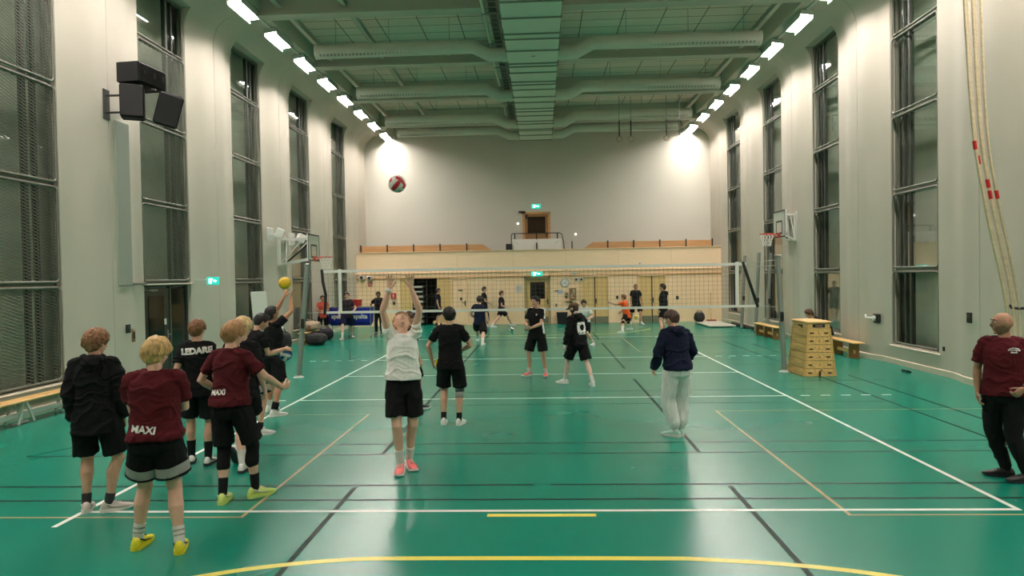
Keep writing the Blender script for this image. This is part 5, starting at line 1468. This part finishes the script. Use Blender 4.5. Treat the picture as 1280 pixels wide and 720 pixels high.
def ball(label, loc, r, mats, rot=(0, 0, 0), group=None):
    """volleyball: six faces of three strips with grooves between them"""
    rt = (Matrix.Rotation(R(rot[2]), 3, 'Z') @ Matrix.Rotation(R(rot[1]), 3, 'Y') @ Matrix.Rotation(R(rot[0]), 3, 'X'))
    m = MB(); N_ = 12
    axes = [(V((1, 0, 0)), V((0, 1, 0)), V((0, 0, 1))), (V((-1, 0, 0)), V((0, 1, 0)), V((0, 0, -1))), (V((0, 1, 0)), V((0, 0, 1)), V((1, 0, 0))), (V((0, -1, 0)), V((0, 0, 1)), V((-1, 0, 0))), (V((0, 0, 1)), V((1, 0, 0)), V((0, 1, 0))), (V((0, 0, -1)), V((1, 0, 0)), V((0, -1, 0)))]
    for fi, (a, bx, cx) in enumerate(axes):
        b0 = len(m.v)
        for i in range(N_+1):
            for j in range(N_+1):
                u, v = math.tan((i/N_*2-1)*PI/4), math.tan((j/N_*2-1)*PI/4); p = (a+bx*u+cx*v).normalized()
                g = 1-.02*(1 if (i in (0, N_) or j in (0, 4, 8, N_)) else 0)
                m.v.append(tuple(rt @ (p*r*g)))
        for i in range(N_):
            for j in range(N_):
                st = j//4; q = i*(N_+1)+j+b0
                m.f.append((q, q+N_+1, q+N_+2, q+1)); m.m.append((st+fi) % len(mats))
    o = m.build('volleyball', mats, smooth=True); o.location = loc
    return tag(o, label, 'ball', group)
# ------------------------------------------------------------------ who stands where
def G(px, py):
    """point of the hall floor seen at a pixel of the 1280x720 frame"""
    d = fw+rr*((px-640)/849.31)-uu*((py-360)/849.31); t = -CH/d.z
    return V((d.x*t, d.y*t, 0))
def AT(px, py, Y):
    d = fw+rr*((px-640)/849.31)-uu*((py-360)/849.31); return V((0, 0, CH))+d*(Y/d.y)
def who(label, Rf, Lf, rz, h, arms, **kw):
    """Rf / Lf: (px, py, heading of the toes, lift, pitch) for the right and the left shoe"""
    s = h/1.8; w = []
    for f in (Rf, Lf):
        f = tuple(f)+(0, 0)[:max(0, 5-len(f))]
        g = G(f[0], f[1]); hd = R(f[2]); d = V((-math.sin(hd), math.cos(hd), 0))
        w.append((g-d*.065*s, f[2], f[3], f[4]))
    c = (w[0][0]+w[1][0])/2+V(kw.pop('shift', (0, 0, 0)))
    iz = Matrix.Rotation(R(-rz), 3, 'Z'); feet = []; dmax = 9
    for i, (p, hd, lift, pitch) in enumerate(w):
        q = iz @ (p-c)/s; feet.append((q.x, q.y, rz-hd, lift, pitch)); sx = 1 if i == 0 else -1
        dd = (q.x-sx*.092)**2+q.y**2
        dmax = min(dmax, .095+lift+math.sqrt(max(.1, .862**2-dd)))
    drop = max(kw.pop('drop', 0), .945-dmax)
    return person(label, (c.x, c.y), rz, h, feet, arms, drop=drop, **kw)
def hang(sx, dx=.035, dy=.04, z=-.54): return ((sx*dx, dy, z), (sx*.35, -1, 0))
RELAX = [{'palm': (-1, 0, 0), 'curl': 24}, {'palm': (1, 0, 0), 'curl': 24}]

C_black = cloth('cloth_black', (20, 20, 21)); C_black2 = cloth('cloth_black_faded', (27, 27, 29)); C_maroon = cloth('cloth_maroon', (84, 22, 30)); C_maroon2 = cloth('cloth_maroon_dark', (76, 20, 27))
C_white = cloth('cloth_white', (236, 234, 228)); C_navy = cloth('cloth_navy', (22, 26, 48)); C_navy2 = cloth('cloth_dark_navy', (24, 25, 38)); C_grey = cloth('cloth_light_grey', (222, 222, 216)); C_orange = cloth('cloth_orange', (226, 96, 44)); C_red = cloth('cloth_red_pattern', (196, 84, 70))
C_greyband = cloth('cloth_grey_band', (150, 150, 146))
S_white = cloth('sock_white', (216, 212, 204)); S_black = cloth('sock_black', (24, 24, 25)); S_grey = cloth('sock_dark_grey', (58, 56, 58))
def shoe_m(n, c): return mat('shoe_'+n, c, .55, bump=.15, bscale=120)
Sh_white = shoe_m('white', (222, 218, 212)); Sh_cream = shoe_m('cream', (206, 192, 184)); Sh_yellow = shoe_m('yellow', (224, 212, 40)); Sh_lime = shoe_m('lime', (208, 226, 120)); Sh_pink = shoe_m('coral', (232, 110, 108)); Sh_dark = shoe_m('dark_brown', (38, 32, 30)); Sh_mint = shoe_m('mint', (176, 216, 202)); Sh_navy = shoe_m('navy', (40, 48, 60))
So_white = mat('sole_white', (226, 222, 214), .6); So_dark = mat('sole_dark', (34, 40, 44), .7); So_grey = mat('sole_grey', (150, 146, 140), .7)
Fair = (222, 176, 152); Fair2 = (212, 164, 138); Tan = (190, 138, 108); Dark = (134, 92, 68)
P_white = mat('print_white', (228, 224, 218), .7)
ball_y = mat('ball_yellow', (226, 190, 30), .5); ball_w = mat('ball_white', (224, 220, 210), .5); ball_r = mat('ball_red', (188, 40, 52), .5); ball_b = mat('ball_blue', (24, 84, 132), .5); ball_g = mat('ball_grey_green', (70, 96, 92), .5)

def band(parent, a, b, r, m_, name, T_=None):
    m = MB(); m.tube([a, (V(a)+V(b))/2, b], [r*.98, r*1.03, r*.98], n=16, ref=(1, 0, 0), dome=(.1, .1)); return m.build(name, m_, parent, smooth=True)

# 1 boy in the black hoodie, far left
who('person with curly reddish hair in a black hoodie and black shorts', (146, 637, -50), (110, 637, 26), 14, 1.81,
    [hang(1, .05, .07, -.535), hang(-1, .03, .02)], hands=[{'palm': (-.6, -.8, 0), 'curl': 30}, RELAX[1]], head=(28, -6), lean=2, skin=Fair2, hair=(150, 108, 76), hairstyle='curly',
    top=dict(kind='hoodie', mat=C_black, hem=-.15), bottom=dict(mat=C_black, len=.86, flare=1.08), sock=(S_grey, .085), shoes=(Sh_cream, So_white, So_white, Sh_white), voxel=.006, build=1.03)
# 2 stocky blond player in maroon, yellow shoes
def x2(root, J, s, shirt, S, T, H, Rh):
    vs, fs = text_mesh('MAXI', .080, .003); print_on(shirt, vs, fs, 1.055*s, -.06*s, 'back_print', P_white, rot=-8)
who('person with thick blond hair, maroon T-shirt and yellow shoes, arms folded', (226, 686, 22), (178, 681, 4), 18, 1.80,
    [((-.20, .26, -.29), (1, -.2, -.8)), ((.22, .24, -.26), (-1, -.2, -.8))], hands=[{'palm': (0, -1, 0), 'dir': (-1, .1, .2), 'curl': 25}, {'palm': (0, -1, 0), 'dir': (1, .1, -.1), 'curl': 25}], head=(24, -12), skin=Fair, hair=(198, 160, 104), hairstyle='thick', build=1.14,
    top=dict(mat=C_maroon, hem=.01, sleeve=.70, ease=1.03), bottom=dict(mat=C_black, len=.70, flare=1.10, trim=C_greyband), sock=(S_white, .12, C_greyband), shoes=(Sh_yellow, Sh_yellow, S_black, So_dark), voxel=.006, extra=x2)
# 3 player with white lettering on the back
def x3(root, J, s, shirt, S, T, H, Rh):
    vs, fs = text_mesh('LEDARE', .100, .006); print_on(shirt, vs, fs, 1.415*s, .01*s, 'back_print', P_white, rot=3)
who('person in a black T-shirt with white capital letters across the shoulders', (263, 579, 6), (240, 577, 26), 18, 1.80,
    [hang(1, .04, .02), hang(-1, .05, .0, -.52)], hands=RELAX, head=(20, 0), skin=Fair2, hair=(128, 88, 58), hairstyle='short',
    top=dict(mat=C_black, hem=-.09, sleeve=.64), bottom=dict(mat=C_black2, len=.82, flare=1.06), sock=(S_black, .19), shoes=(Sh_white, So_dark, M_white, So_dark), voxel=.0065, extra=x3)
# 4 player in maroon with lime shoes, right hand out
def x4(root, J, s, shirt, S, T, H, Rh):
    vs, fs = text_mesh('MAXI', .072, .003); print_on(shirt, vs, fs, 1.105*s, -.05*s, 'back_print', P_white, rot=4)
who('person in a maroon T-shirt and lime shoes holding one hand out', (327, 619, -44), (281, 626, 10), -6, 1.85,
    [((.26, .26, -.36), (.6, -1, -.3)), ((-.02, .12, -.40), (-1, -.7, 0))], hands=[{'palm': (-1, 0, .2), 'thumb': (0, 0, 1), 'curl': 26, 'dir': (.3, 1, .12)}, {'palm': (1, 0, 0), 'curl': 35}], head=(14, -8), lean=4, twist=6, skin=Fair, hair=(168, 126, 84), hairstyle='thick', build=1.0,
    top=dict(mat=C_maroon2, hem=.02, sleeve=.70, ease=1.08), bottom=dict(mat=C_black, len=.86, flare=1.02, over=.36), sock=(S_black, .15), shoes=(Sh_lime, Sh_lime, Sh_white, So_white), voxel=.006, extra=x4, shift=(-.07, 0, 0))
# 5 blond player in black behind, one heel up
who('person with pale blond hair in black, heel raised, behind the lime shoed player', (300, 578, -10, .10, 58), (306, 588, 4), 0, 1.84,
    [hang(1, .07, .08, -.52), hang(-1)], hands=RELAX, head=(14, -4), lean=2, skin=Fair, hair=(206, 176, 126), hairstyle='thick', shift=(.05, .0, 0),
    top=dict(mat=C_black, hem=-.09, sleeve=.66, ease=1.03), bottom=dict(mat=C_black, len=.84, flare=1.06), sock=(S_white, .16), shoes=(Sh_white, So_dark), voxel=.0065)
# 6 black haired player with the blue ball
p6 = who('person with black hair and black T-shirt holding out a blue and white ball', (331, 543, -62), (318, 538, -50), -46, 1.80,
    [((.0, .36, -.22), (.15, -.5, -1)), ((.15, .34, -.30), (-.2, -.5, -1))], hands=[{'palm': (-.75, 0, -.65), 'dir': (-.1, 1, -.15), 'curl': 20, 'thumb': (0, -.3, 1), 'spread': 9}, {'palm': (.3, .2, 1), 'dir': (.5, .8, 0), 'curl': 18}], head=(0, -18), lean=7, skin=Fair2, hair=(26, 22, 22), hairstyle='short',
    top=dict(mat=C_black, hem=-.10, sleeve=.62), bottom=dict(mat=C_black, len=.80, flare=1.1, trim=C_greyband), sock=(S_black, .09), shoes=(Sh_white, So_white), voxel=.0065)
def grip_world(p, i, d, n):
    root, J, s = p; W_, dd, pn, lat = J['hand%d' % i]; q = (W_+dd*d+pn*n)*s
    return Matrix.Translation(root.location) @ Matrix.Rotation(root.rotation_euler[2], 4, 'Z') @ q
# 7 setter
def x7(root, J, s, shirt, S, T, H, Rh):
    for i in (0,):
        A, K = J['ank%d' % i], J['knee%d' % i]; band(root, S(A+(K-A)*.05), S(A+(K-A)*.32), .058*s, C_black, 'ankle_brace')
p7 = who('person in black reaching up to a yellow ball beside the net post', (348, 520, -52), (340, 513, -22), -38, 1.84,
    [((-.05, .27, .42), (.8, .6, 0)), ((.05, .27, .44), (-.8, .6, 0))], hands=[{'palm': (0, .6, .5), 'dir': (-.1, .35, 1), 'curl': 16, 'spread': 13, 'thumb': (-1, 0, 0)}, {'palm': (0, .6, .5), 'dir': (.1, .35, 1), 'curl': 16, 'spread': 13, 'thumb': (1, 0, 0)}], head=(0, 22), lean=2, skin=Tan, hair=(22, 20, 20), hairstyle='short', shift=(.05, .0, 0),
    top=dict(mat=C_black, hem=-.06, sleeve=.5), bottom=dict(mat=C_black, len=.86, flare=1.06), sock=(S_white, .11), shoes=(Sh_white, So_white), voxel=.0065, extra=x7)
# 8 player in white looking up at the ball
def x8(root, J, s, shirt, S, T, H, Rh):
    W_, E_ = J['wr0'], J['el0']; band(root, S(W_+(E_-W_)*.02), S(W_+(E_-W_)*.20), .034*s, S_white, 'wristband')
who('person in a white T-shirt and coral shoes looking up, both arms raised', (500, 592, 184), (514, 586, 210), 190, 1.91,
    [((-.02, .12, .52), (1, .5, -.1)), ((.04, .10, .525), (-1, .5, -.1))], hands=[{'palm': (.1, .7, .5), 'dir': (-.12, .1, 1), 'curl': 17, 'spread': 13, 'thumb': (-1, .2, 0)}, {'palm': (-.1, .7, .5), 'dir': (.05, .1, 1), 'curl': 17, 'spread': 13, 'thumb': (1, .2, 0)}], head=(-8, 60), lean=-4, skin=Fair, hair=(178, 138, 92), hairstyle='short', build=.97,
    top=dict(mat=C_white, hem=.02, sleeve=.30, ease=1.10), bottom=dict(mat=C_black, len=.76, flare=1.12, waist=.13), sock=(S_white, .15), shoes=(Sh_pink, Sh_white, Sh_white, Sh_white), voxel=.006, extra=x8)
# 9 mostly hidden behind 8
who('person with dark blue shoes almost hidden behind the player in the white T-shirt', (529, 511, -55), (516, 508, -30), -40, 1.68,
    [hang(1, .09, .05), hang(-1)], hands=RELAX, skin=Fair2, hair=(70, 48, 36), hairstyle='short', top=dict(mat=C_black2), bottom=dict(mat=C_black, len=.84), sock=(S_white, .10), shoes=(Sh_navy, So_white), voxel=.008, detail=False, shift=(-.09, 0, 0))
# 10 player in black with the ball at the hip
def x10(root, J, s, shirt, S, T, H, Rh):
    K, A, hp = J['knee0'], J['ank0'], J['hip0']
    bk = V((-math.sin(R(J['toe0'])), -math.cos(R(J['toe0'])), 0))
    m = MB(); m.tube([S(K+(hp-K)*.18), S(K+(hp-K)*.06), S(K), S(K+(A-K)*.14+bk*.009), S(K+(A-K)*.26+bk*.016)], [r*s for r in (.070, .066, .065, .066, .068)], n=18, ref=(1, 0, 0), dome=(.1, .1)); k = m.build('knee_support', C_greyband, root, smooth=True)
    m = MB(); m.tube([S(K+(hp-K)*.06), S(K+(A-K)*.02)], .069*s, n=18, ref=(1, 0, 0), dome=(0, 0)); m.build('dark_band', cloth('band_dark', (86, 86, 88)), k, smooth=True)
p10 = who('person with a grey knee support holding a yellow ball at the hip', (576, 530, -14), (555, 529, 6), -2, 1.81,
    [((-.06, .22, -.36), (1, -.3, -.2)), ((-.13, .10, -.48), (-1, -.5, 0))], hands=[{'palm': (-1, 0, 0), 'dir': (-.7, .5, 0), 'curl': 40}, {'palm': (1, .15, .1), 'dir': (.1, .2, -1), 'curl': 22, 'spread': 8, 'thumb': (0, 1, 0)}], head=(-22, -4), skin=Fair2, hair=(32, 24, 22), hairstyle='short', build=1.02,
    top=dict(mat=C_black, hem=-.09, sleeve=.64), bottom=dict(mat=C_black, len=.84, flare=1.03), sock=(S_black, .09), shoes=(Sh_white, So_white), voxel=.0065, extra=x10)
# 11 player in a black and white shirt with coral shoes
def x11(root, J, s, shirt, S, T, H, Rh):
    for i in (0, 1):
        sh, E_ = J['sh%d' % i], J['el%d' % i]; ua = E_-sh; sx = 1 if i == 0 else -1; m = MB(); rg = []
        nk = T((sx*.085, -.01, .56)); top_ = T((sx*.16, -.005, .555)); o_ = V((sx*.066, 0, .01))
        path = [nk+V((0, 0, .012)), top_+V((0, 0, .020)), sh+V((sx*.045, 0, .055)), sh+ua*.25+o_, sh+ua*.62+o_*1.02]
        for p in path: rg.append((p+V((0, .032, 0)), p-V((0, .032, 0))))
        stick(shirt, [(S(a), S(b)) for a, b in rg], 'shoulder_stripe', P_white)
        stick(shirt, [(S(T((sx*(w+.012), -.02, z))), S(T((sx*(w+.012), .055, z)))) for z, w in ((-.09, .186), (.06, .178), (.18, .164), (.28, .166))], 'side_panel', P_white)
    print_on(shirt, [(-.014, -.018), (.014, -.018), (.014, .018), (-.014, .018)], [(0, 1, 2, 3)], 1.38*s, -.07*s, 'chest_badge', P_white, back=False)
who('person in a black and white sports shirt and coral shoes, hands at waist', (659, 470, 130), (682, 471, 176), 152, 1.81,
    [((-.10, .30, -.33), (1, -.6, -.5)), ((.16, .30, -.36), (-1, -.6, -.5))], hands=[{'palm': (-1, 0, .3), 'curl': 30, 'thumb': (0, 0, 1)}, {'palm': (1, 0, .3), 'curl': 30, 'thumb': (0, 0, 1)}], head=(18, -4), skin=Fair2, hair=(26, 22, 22), hairstyle='short', build=.97,
    top=dict(mat=C_black, hem=-.11, sleeve=.64, ease=1.05), bottom=dict(mat=C_black, len=.86, flare=1.1), sock=(S_white, .09), shoes=(Sh_pink, Sh_white, Sh_white, Sh_white), voxel=.007, extra=x11)
# 12 player in cap and black hoodie with a white picture on the back
def x12(root, J, s, shirt, S, T, H, Rh):
    m = MB(); rg = []
    for i in range(9):
        a = PI/2*i/8*.97; rg.append([H((math.cos(a)*(.098)*math.cos(2*PI*k/28), math.cos(a)*.120*math.sin(2*PI*k/28)-.004, .032+math.sin(a)*.092)) for k in range(28)])
    m.rings(rg); cp = m.build('cap', mat('cap_brown', (92, 66, 44), .9, bump=.3, bscale=60, var=.35, vscale=30), root, smooth=True)
    m = MB(); arc = [R(-65+k*13) for k in range(11)]
    m.rings([[H((r*math.sin(a)*.85, r*math.cos(a)*1.1, .042+dz-(r-.1)*.35)) for a in arc] + [H((r*math.sin(a)*.85, r*math.cos(a)*1.1, .036+dz-(r-.1)*.35)) for a in reversed(arc)] for r, dz in ((.10, 0), (.15, 0), (.168, 0))]); m.build('brim', MATS['cap_brown'], cp)
    q = []; w, h_ = .115, .125
    vs = [(-w, -h_), (w, -h_), (w, h_), (-w, h_)]; n_ = 20; rc = .058; cy = .012
    outer = []; inner = [(rc*math.cos(2*PI*k/n_), cy+rc*1.1*math.sin(2*PI*k/n_)) for k in range(n_)]
    for k in range(n_):
        c_, s_ = math.cos(2*PI*k/n_), math.sin(2*PI*k/n_); t = min(w/max(1e-6, abs(c_)), h_/max(1e-6, abs(s_))); outer.append((c_*t, s_*t))
    vv = inner+outer+[(-w, -h_), (w, -h_), (w, h_), (-w, h_)]; fs = [(k, n_+k, n_+(k+1) % n_, (k+1) % n_) for k in range(n_)]
    print_on(shirt, vv, fs, 1.20*s, .02*s, 'back_print', P_white, sub=4)
    bars = [(-.105, -.105, .05, .018), (-.03, -.108, .06, .018), (.06, -.10, .04, .024)]
    v2, f2 = [], []
    for x, y, w2, h2 in bars: b0 = len(v2); v2 += [(x, y), (x+w2, y), (x+w2, y+h2), (x, y+h2)]; f2.append((b0, b0+1, b0+2, b0+3))
    o = print_on(shirt, v2, f2, 1.20*s, .02*s, 'print_detail', C_black2, sub=2)
    for v in o.data.vertices: v.co.y -= .002
who('person in a brown cap and black hoodie with a white picture on the back', (740, 482, 10), (703, 479, 62), 38, 1.76,
    [((.02, .22, -.40), (1, -.4, 0)), ((-.10, .04, -.53), (-.5, -1, 0))], hands=[{'palm': (-1, 0, 0), 'curl': 35}, {'palm': (1, 0, 0), 'curl': 20}], head=(-14, -8), lean=6, skin=(226, 188, 172), hair=(66, 46, 34), hairstyle='crop', beard=(58, 40, 30), build=1.05,
    top=dict(kind='hoodie', mat=C_black, hem=-.06), bottom=dict(mat=C_black, len=.84, flare=1.08), sock=(S_white, .12), shoes=(Sh_white, So_white), voxel=.007, extra=x12)
# 13 hidden behind 12
who('person in a light shirt crouching, mostly hidden behind the player in the cap', (722, 431, 200), (741, 432, 150), 172, 1.74,
    [((-.02, .34, -.30), (1, -.5, -.5)), ((.02, .34, -.30), (-1, -.5, -.5))], hands=RELAX, drop=.22, lean=22, skin=Fair2, hair=(40, 30, 26), hairstyle='short', top=dict(mat=C_white), bottom=dict(mat=C_black, len=.84), sock=(S_white, .14), shoes=(Sh_white, So_white), voxel=.010, detail=False)
# 14 navy hoodie and grey sweatpants
who('person in a navy hoodie and light grey sweatpants', (851, 543, -8), (839, 545, 52), 16, 1.77,
    [((.00, .16, -.46), (1, -.8, 0)), ((-.08, .15, -.505), (-.5, -1, 0))], hands=[{'palm': (-1, 0, 0), 'curl': 35}, {'palm': (1, 0, 0), 'curl': 30}], head=(-24, -12), lean=7, skin=Fair2, hair=(74, 50, 40), hairstyle='short', build=1.06,
    top=dict(kind='hoodie', mat=C_navy, hem=.0), bottom=dict(kind='sweat', mat=C_grey), sock=(S_white, .07), shoes=(Sh_mint, So_white), voxel=.0065)
# 15 bald man in maroon on the right
def x15(root, J, s, shirt, S, T, H, Rh):
    vs, fs = [], []
    for (r0, r1, a0, a1) in ((.048, .062, 28, 152), (.030, .040, 40, 140)):
        n_ = 10
        for k in range(n_):
            a, b_ = R(a0+(a1-a0)*k/n_), R(a0+(a1-a0)*(k+.8)/n_); q = len(vs)
            vs += [(r0*math.cos(a), r0*math.sin(a)), (r1*math.cos(a), r1*math.sin(a)), (r1*math.cos(b_), r1*math.sin(b_)), (r0*math.cos(b_), r0*math.sin(b_))]; fs.append((q, q+1, q+2, q+3))
    q = len(vs); vs += [(-.028, .004), (.028, .004), (.028, .016), (-.028, .016)]; fs.append((q, q+1, q+2, q+3))
    print_on(shirt, vs, fs, 1.36*s, -.085*s, 'chest_emblem', P_white, back=False)
    W_, E_ = J['wr1'], J['el1']; band(root, S(W_+(E_-W_)*.03), S(W_+(E_-W_)*.11), .031*s, M_black, 'wristwatch')
who('bald person with dark stubble in a maroon T-shirt and black trousers', (1249, 595, 66), (1277, 603, 88), 146, 1.81,
    [((.05, .06, -.53), (.4, -1, 0)), ((.02, .20, -.44), (-1, -.7, 0))], hands=[{'palm': (-1, 0, 0), 'curl': 26}, {'palm': (.6, -.8, 0), 'dir': (.6, .2, -.6), 'curl': 45}], head=(64, 2), skin=(178, 132, 106), hair=None, beard=(146, 108, 86), build=1.10,
    top=dict(mat=C_maroon, hem=-.035, sleeve=.72, ease=1.03), bottom=dict(kind='pants', mat=C_black), sock=(S_black, .09), shoes=(Sh_dark, So_dark, So_dark), voxel=.006, shift=(-.13, 0, 0), extra=x15)
# the far side of the net
far = dict(voxel=.011, detail=False)
who('person in a red shirt and dark shorts by the wall behind the net post', (398, 424, 190), (411, 423, 200), -168, 1.66,
    [((-.12, .26, -.30), (1, -.5, -.6)), ((.12, .26, -.30), (-1, -.5, -.6))], hands=RELAX, skin=Tan, hair=(78, 50, 36), hairstyle='short', lean=6, top=dict(mat=C_red, sleeve=.3), bottom=dict(mat=C_black, len=.86), sock=(S_black, .10), shoes=(Sh_dark, So_grey), **far)
who('person in a dark jersey and navy shorts walking in front of the blue ball carts', (427, 425, 170), (441, 422, 215), -158, 1.86,
    [hang(1, .12, .10, -.50), ((-.02, .26, -.36), (-1, -.6, -.3))], hands=RELAX, skin=Fair, hair=(52, 38, 32), hairstyle='short', lean=3, top=dict(mat=cloth('jersey_dark_pattern', (42, 34, 42))), bottom=dict(mat=C_navy, len=.86, flare=1.08), sock=(S_white, .16), shoes=(Sh_white, So_white), **far)
who('person in black with one hand on the hip, beside the ball carts', (470, 419, 176), (477, 418, 190), 178, 1.74,
    [((.10, .04, -.40), (1, -1, .2)), hang(-1)], hands=[{'palm': (-1, 0, 0), 'dir': (-.8, .3, -.3), 'curl': 40}, RELAX[1]], skin=Dark, hair=(24, 20, 20), hairstyle='bun', top=dict(mat=C_black2), bottom=dict(kind='tights', mat=C_black), sock=(S_white, .06), shoes=(Sh_navy, So_white), **far)
who('person in dark clothes in profile at the mouth of the storage bay', (553, 409, -82), (547, 408.5, -75), -80, 1.76,
    [hang(1), hang(-1)], hands=RELAX, skin=Fair2, hair=(46, 34, 30), hairstyle='short', top=dict(mat=C_navy2), bottom=dict(mat=C_black, len=.84), sock=(S_black, .09), shoes=(Sh_dark, So_grey), **far)
who('person in a navy T-shirt and dark shorts seen from behind, beyond the net', (604, 431, -10), (597, 426, 12), -12, 1.91,
    [hang(1, .10, .06), ((-.03, .24, -.40), (-1, -.5, -.3))], hands=RELAX, skin=Fair, hair=(50, 34, 30), hairstyle='short', build=1.05, top=dict(mat=C_navy), bottom=dict(mat=C_black, len=.90, flare=1.12), sock=(S_white, .14), shoes=(Sh_white, So_white), **far)
who('person in dark clothes walking, partly behind the player in the navy T-shirt', (612, 408, -80), (603, 408, -70), -76, 1.80,
    [((.02, .24, -.42), (.3, -1, 0)), hang(-1)], hands=RELAX, skin=Fair2, hair=(58, 40, 34), hairstyle='short', top=dict(mat=C_black2), bottom=dict(kind='tights', mat=C_black), sock=(S_white, .05), shoes=(Sh_white, So_white), **far)
who('person in a dark purple shirt, legs wide apart, near the paper notice', (641, 407, -84), (617, 409, -70), -82, 1.86,
    [((.02, .22, -.40), (.3, -1, 0)), hang(-1, .05, .12, -.5)], hands=RELAX, skin=Fair, hair=(96, 64, 46), hairstyle='short', top=dict(mat=cloth('shirt_dark_purple', (40, 28, 40))), bottom=dict(mat=cloth('shorts_dark_purple', (34, 26, 34)), len=.66), sock=(S_white, .10), shoes=(Sh_white, So_white), **far)
def x23(root, J, s, shirt, S, T, H, Rh):
    for i in (0, 1):
        K, A, hp = J['knee%d' % i], J['ank%d' % i], J['hip%d' % i]; band(root, S(K+(hp-K)*.14), S(K+(A-K)*.16), .070*s, C_black, 'knee_pad')
who('person in an orange T-shirt pointing with a straight arm', (787, 412, 60), (776, 416, 70), 62, 1.78,
    [((.02, .24, -.38), (1, -.5, -.4)), ((-.10, .52, .02), (-.3, -.4, -1))], hands=RELAX, lean=9, drop=.0, head=(0, 4), skin=Fair2, hair=(122, 74, 50), hairstyle='short', top=dict(mat=C_orange), bottom=dict(mat=C_black, len=.62), sock=(S_white, .22), shoes=(Sh_white, So_white), extra=x23, **far)
who('person with cropped hair in black standing behind the player in orange', (788, 405, 165), (803, 406, 205), -172, 1.86,
    [hang(1), hang(-1, .12, .08, -.50)], hands=RELAX, skin=Tan, hair=(60, 44, 36), hairstyle='crop', top=dict(mat=C_black2), bottom=dict(mat=C_black, len=.84), sock=(S_white, .05), shoes=(Sh_white, So_white), **far)
who('person in a black hooded top and shorts in profile beyond the net', (829, 419, 78), (825, 422, 66), 74, 1.96,
    [hang(1, .06, -.02), hang(-1, .05, .08, -.52)], hands=RELAX, skin=Fair2, hair=(30, 24, 22), hairstyle='short', top=dict(kind='hoodie', mat=C_black2, hem=-.08), bottom=dict(mat=C_black, len=.62), sock=(S_white, .05), shoes=(Sh_white, So_white), **far)
# the seated one behind the vaulting box
person('person in black sitting bent forward on the bench behind the vaulting box', (7.95, 19.3), 92, 1.75, [(.14, .42, 8, 0, 0), (-.14, .40, -8, 0, 0)], [((-.02, .40, -.28), (1, -.3, -.6)), ((.02, .40, -.28), (-1, -.3, -.6))], hands=RELAX, drop=.375, lean=47, head=(0, 22), skin=Fair2, hair=(86, 58, 40), hairstyle='curly', top=dict(mat=C_black2), bottom=dict(mat=C_black, len=.86), sock=(S_white, .1), shoes=(Sh_white, So_white), **far)

# balls
ball('red and white volleyball flying high above the player in the white T-shirt', AT(496.5, 230, 8.1), .105, [ball_r, ball_w, ball_r, ball_w], (30, 40, 20))
ball('yellow volleyball in the air above two reaching hands by the net post', AT(356, 354, 11.42), .105, [ball_y, ball_y, mat('ball_amber', (214, 168, 34), .5)], (20, 30, 10))
ball('blue and white volleyball held out by the black haired queueing player', grip_world(p6, 0, .075, .125), .105, [ball_b, ball_w, ball_b], (70, 20, 35))
ball('yellow volleyball held against the hip by the player with the knee support', grip_world(p10, 1, .075, .125), .105, [ball_y, ball_w, ball_y], (20, 60, 10))
g = G(639.5, 415); ball('white and dark volleyball lying on the floor beyond the net', (g.x, g.y, .105), .105, [ball_w, ball_w, ball_g], (40, 20, 70))
ball('yellow volleyball bouncing beside the legs behind the player in orange', AT(796, 396.5, 28.6), .105, [ball_y, ball_w, ball_y], (0, 30, 40))
ball('yellow volleyball lying on the floor of the storage bay', (-5.05, 31.95, .105), .105, [ball_y, ball_y, ball_w], (10, 0, 40))
# ------------------------------------------------------------------ world, view
w = bpy.data.worlds.new('night'); scene.world = w; w.use_nodes = True
w.node_tree.nodes['Background'].inputs[0].default_value = (.05, .06, .07, 1); w.node_tree.nodes['Background'].inputs[1].default_value = .3
scene.view_settings.view_transform = 'Standard'; scene.view_settings.look = 'None'
scene.view_settings.exposure = 0.06; scene.view_settings.gamma = 1.0; scene.view_settings.use_curve_mapping = False
scene.cycles.use_denoising = True
scene.cycles.sample_clamp_indirect = 5; scene.cycles.caustics_reflective = False; scene.cycles.caustics_refractive = False
scene.cycles.max_bounces = 8; scene.cycles.transparent_max_bounces = 24
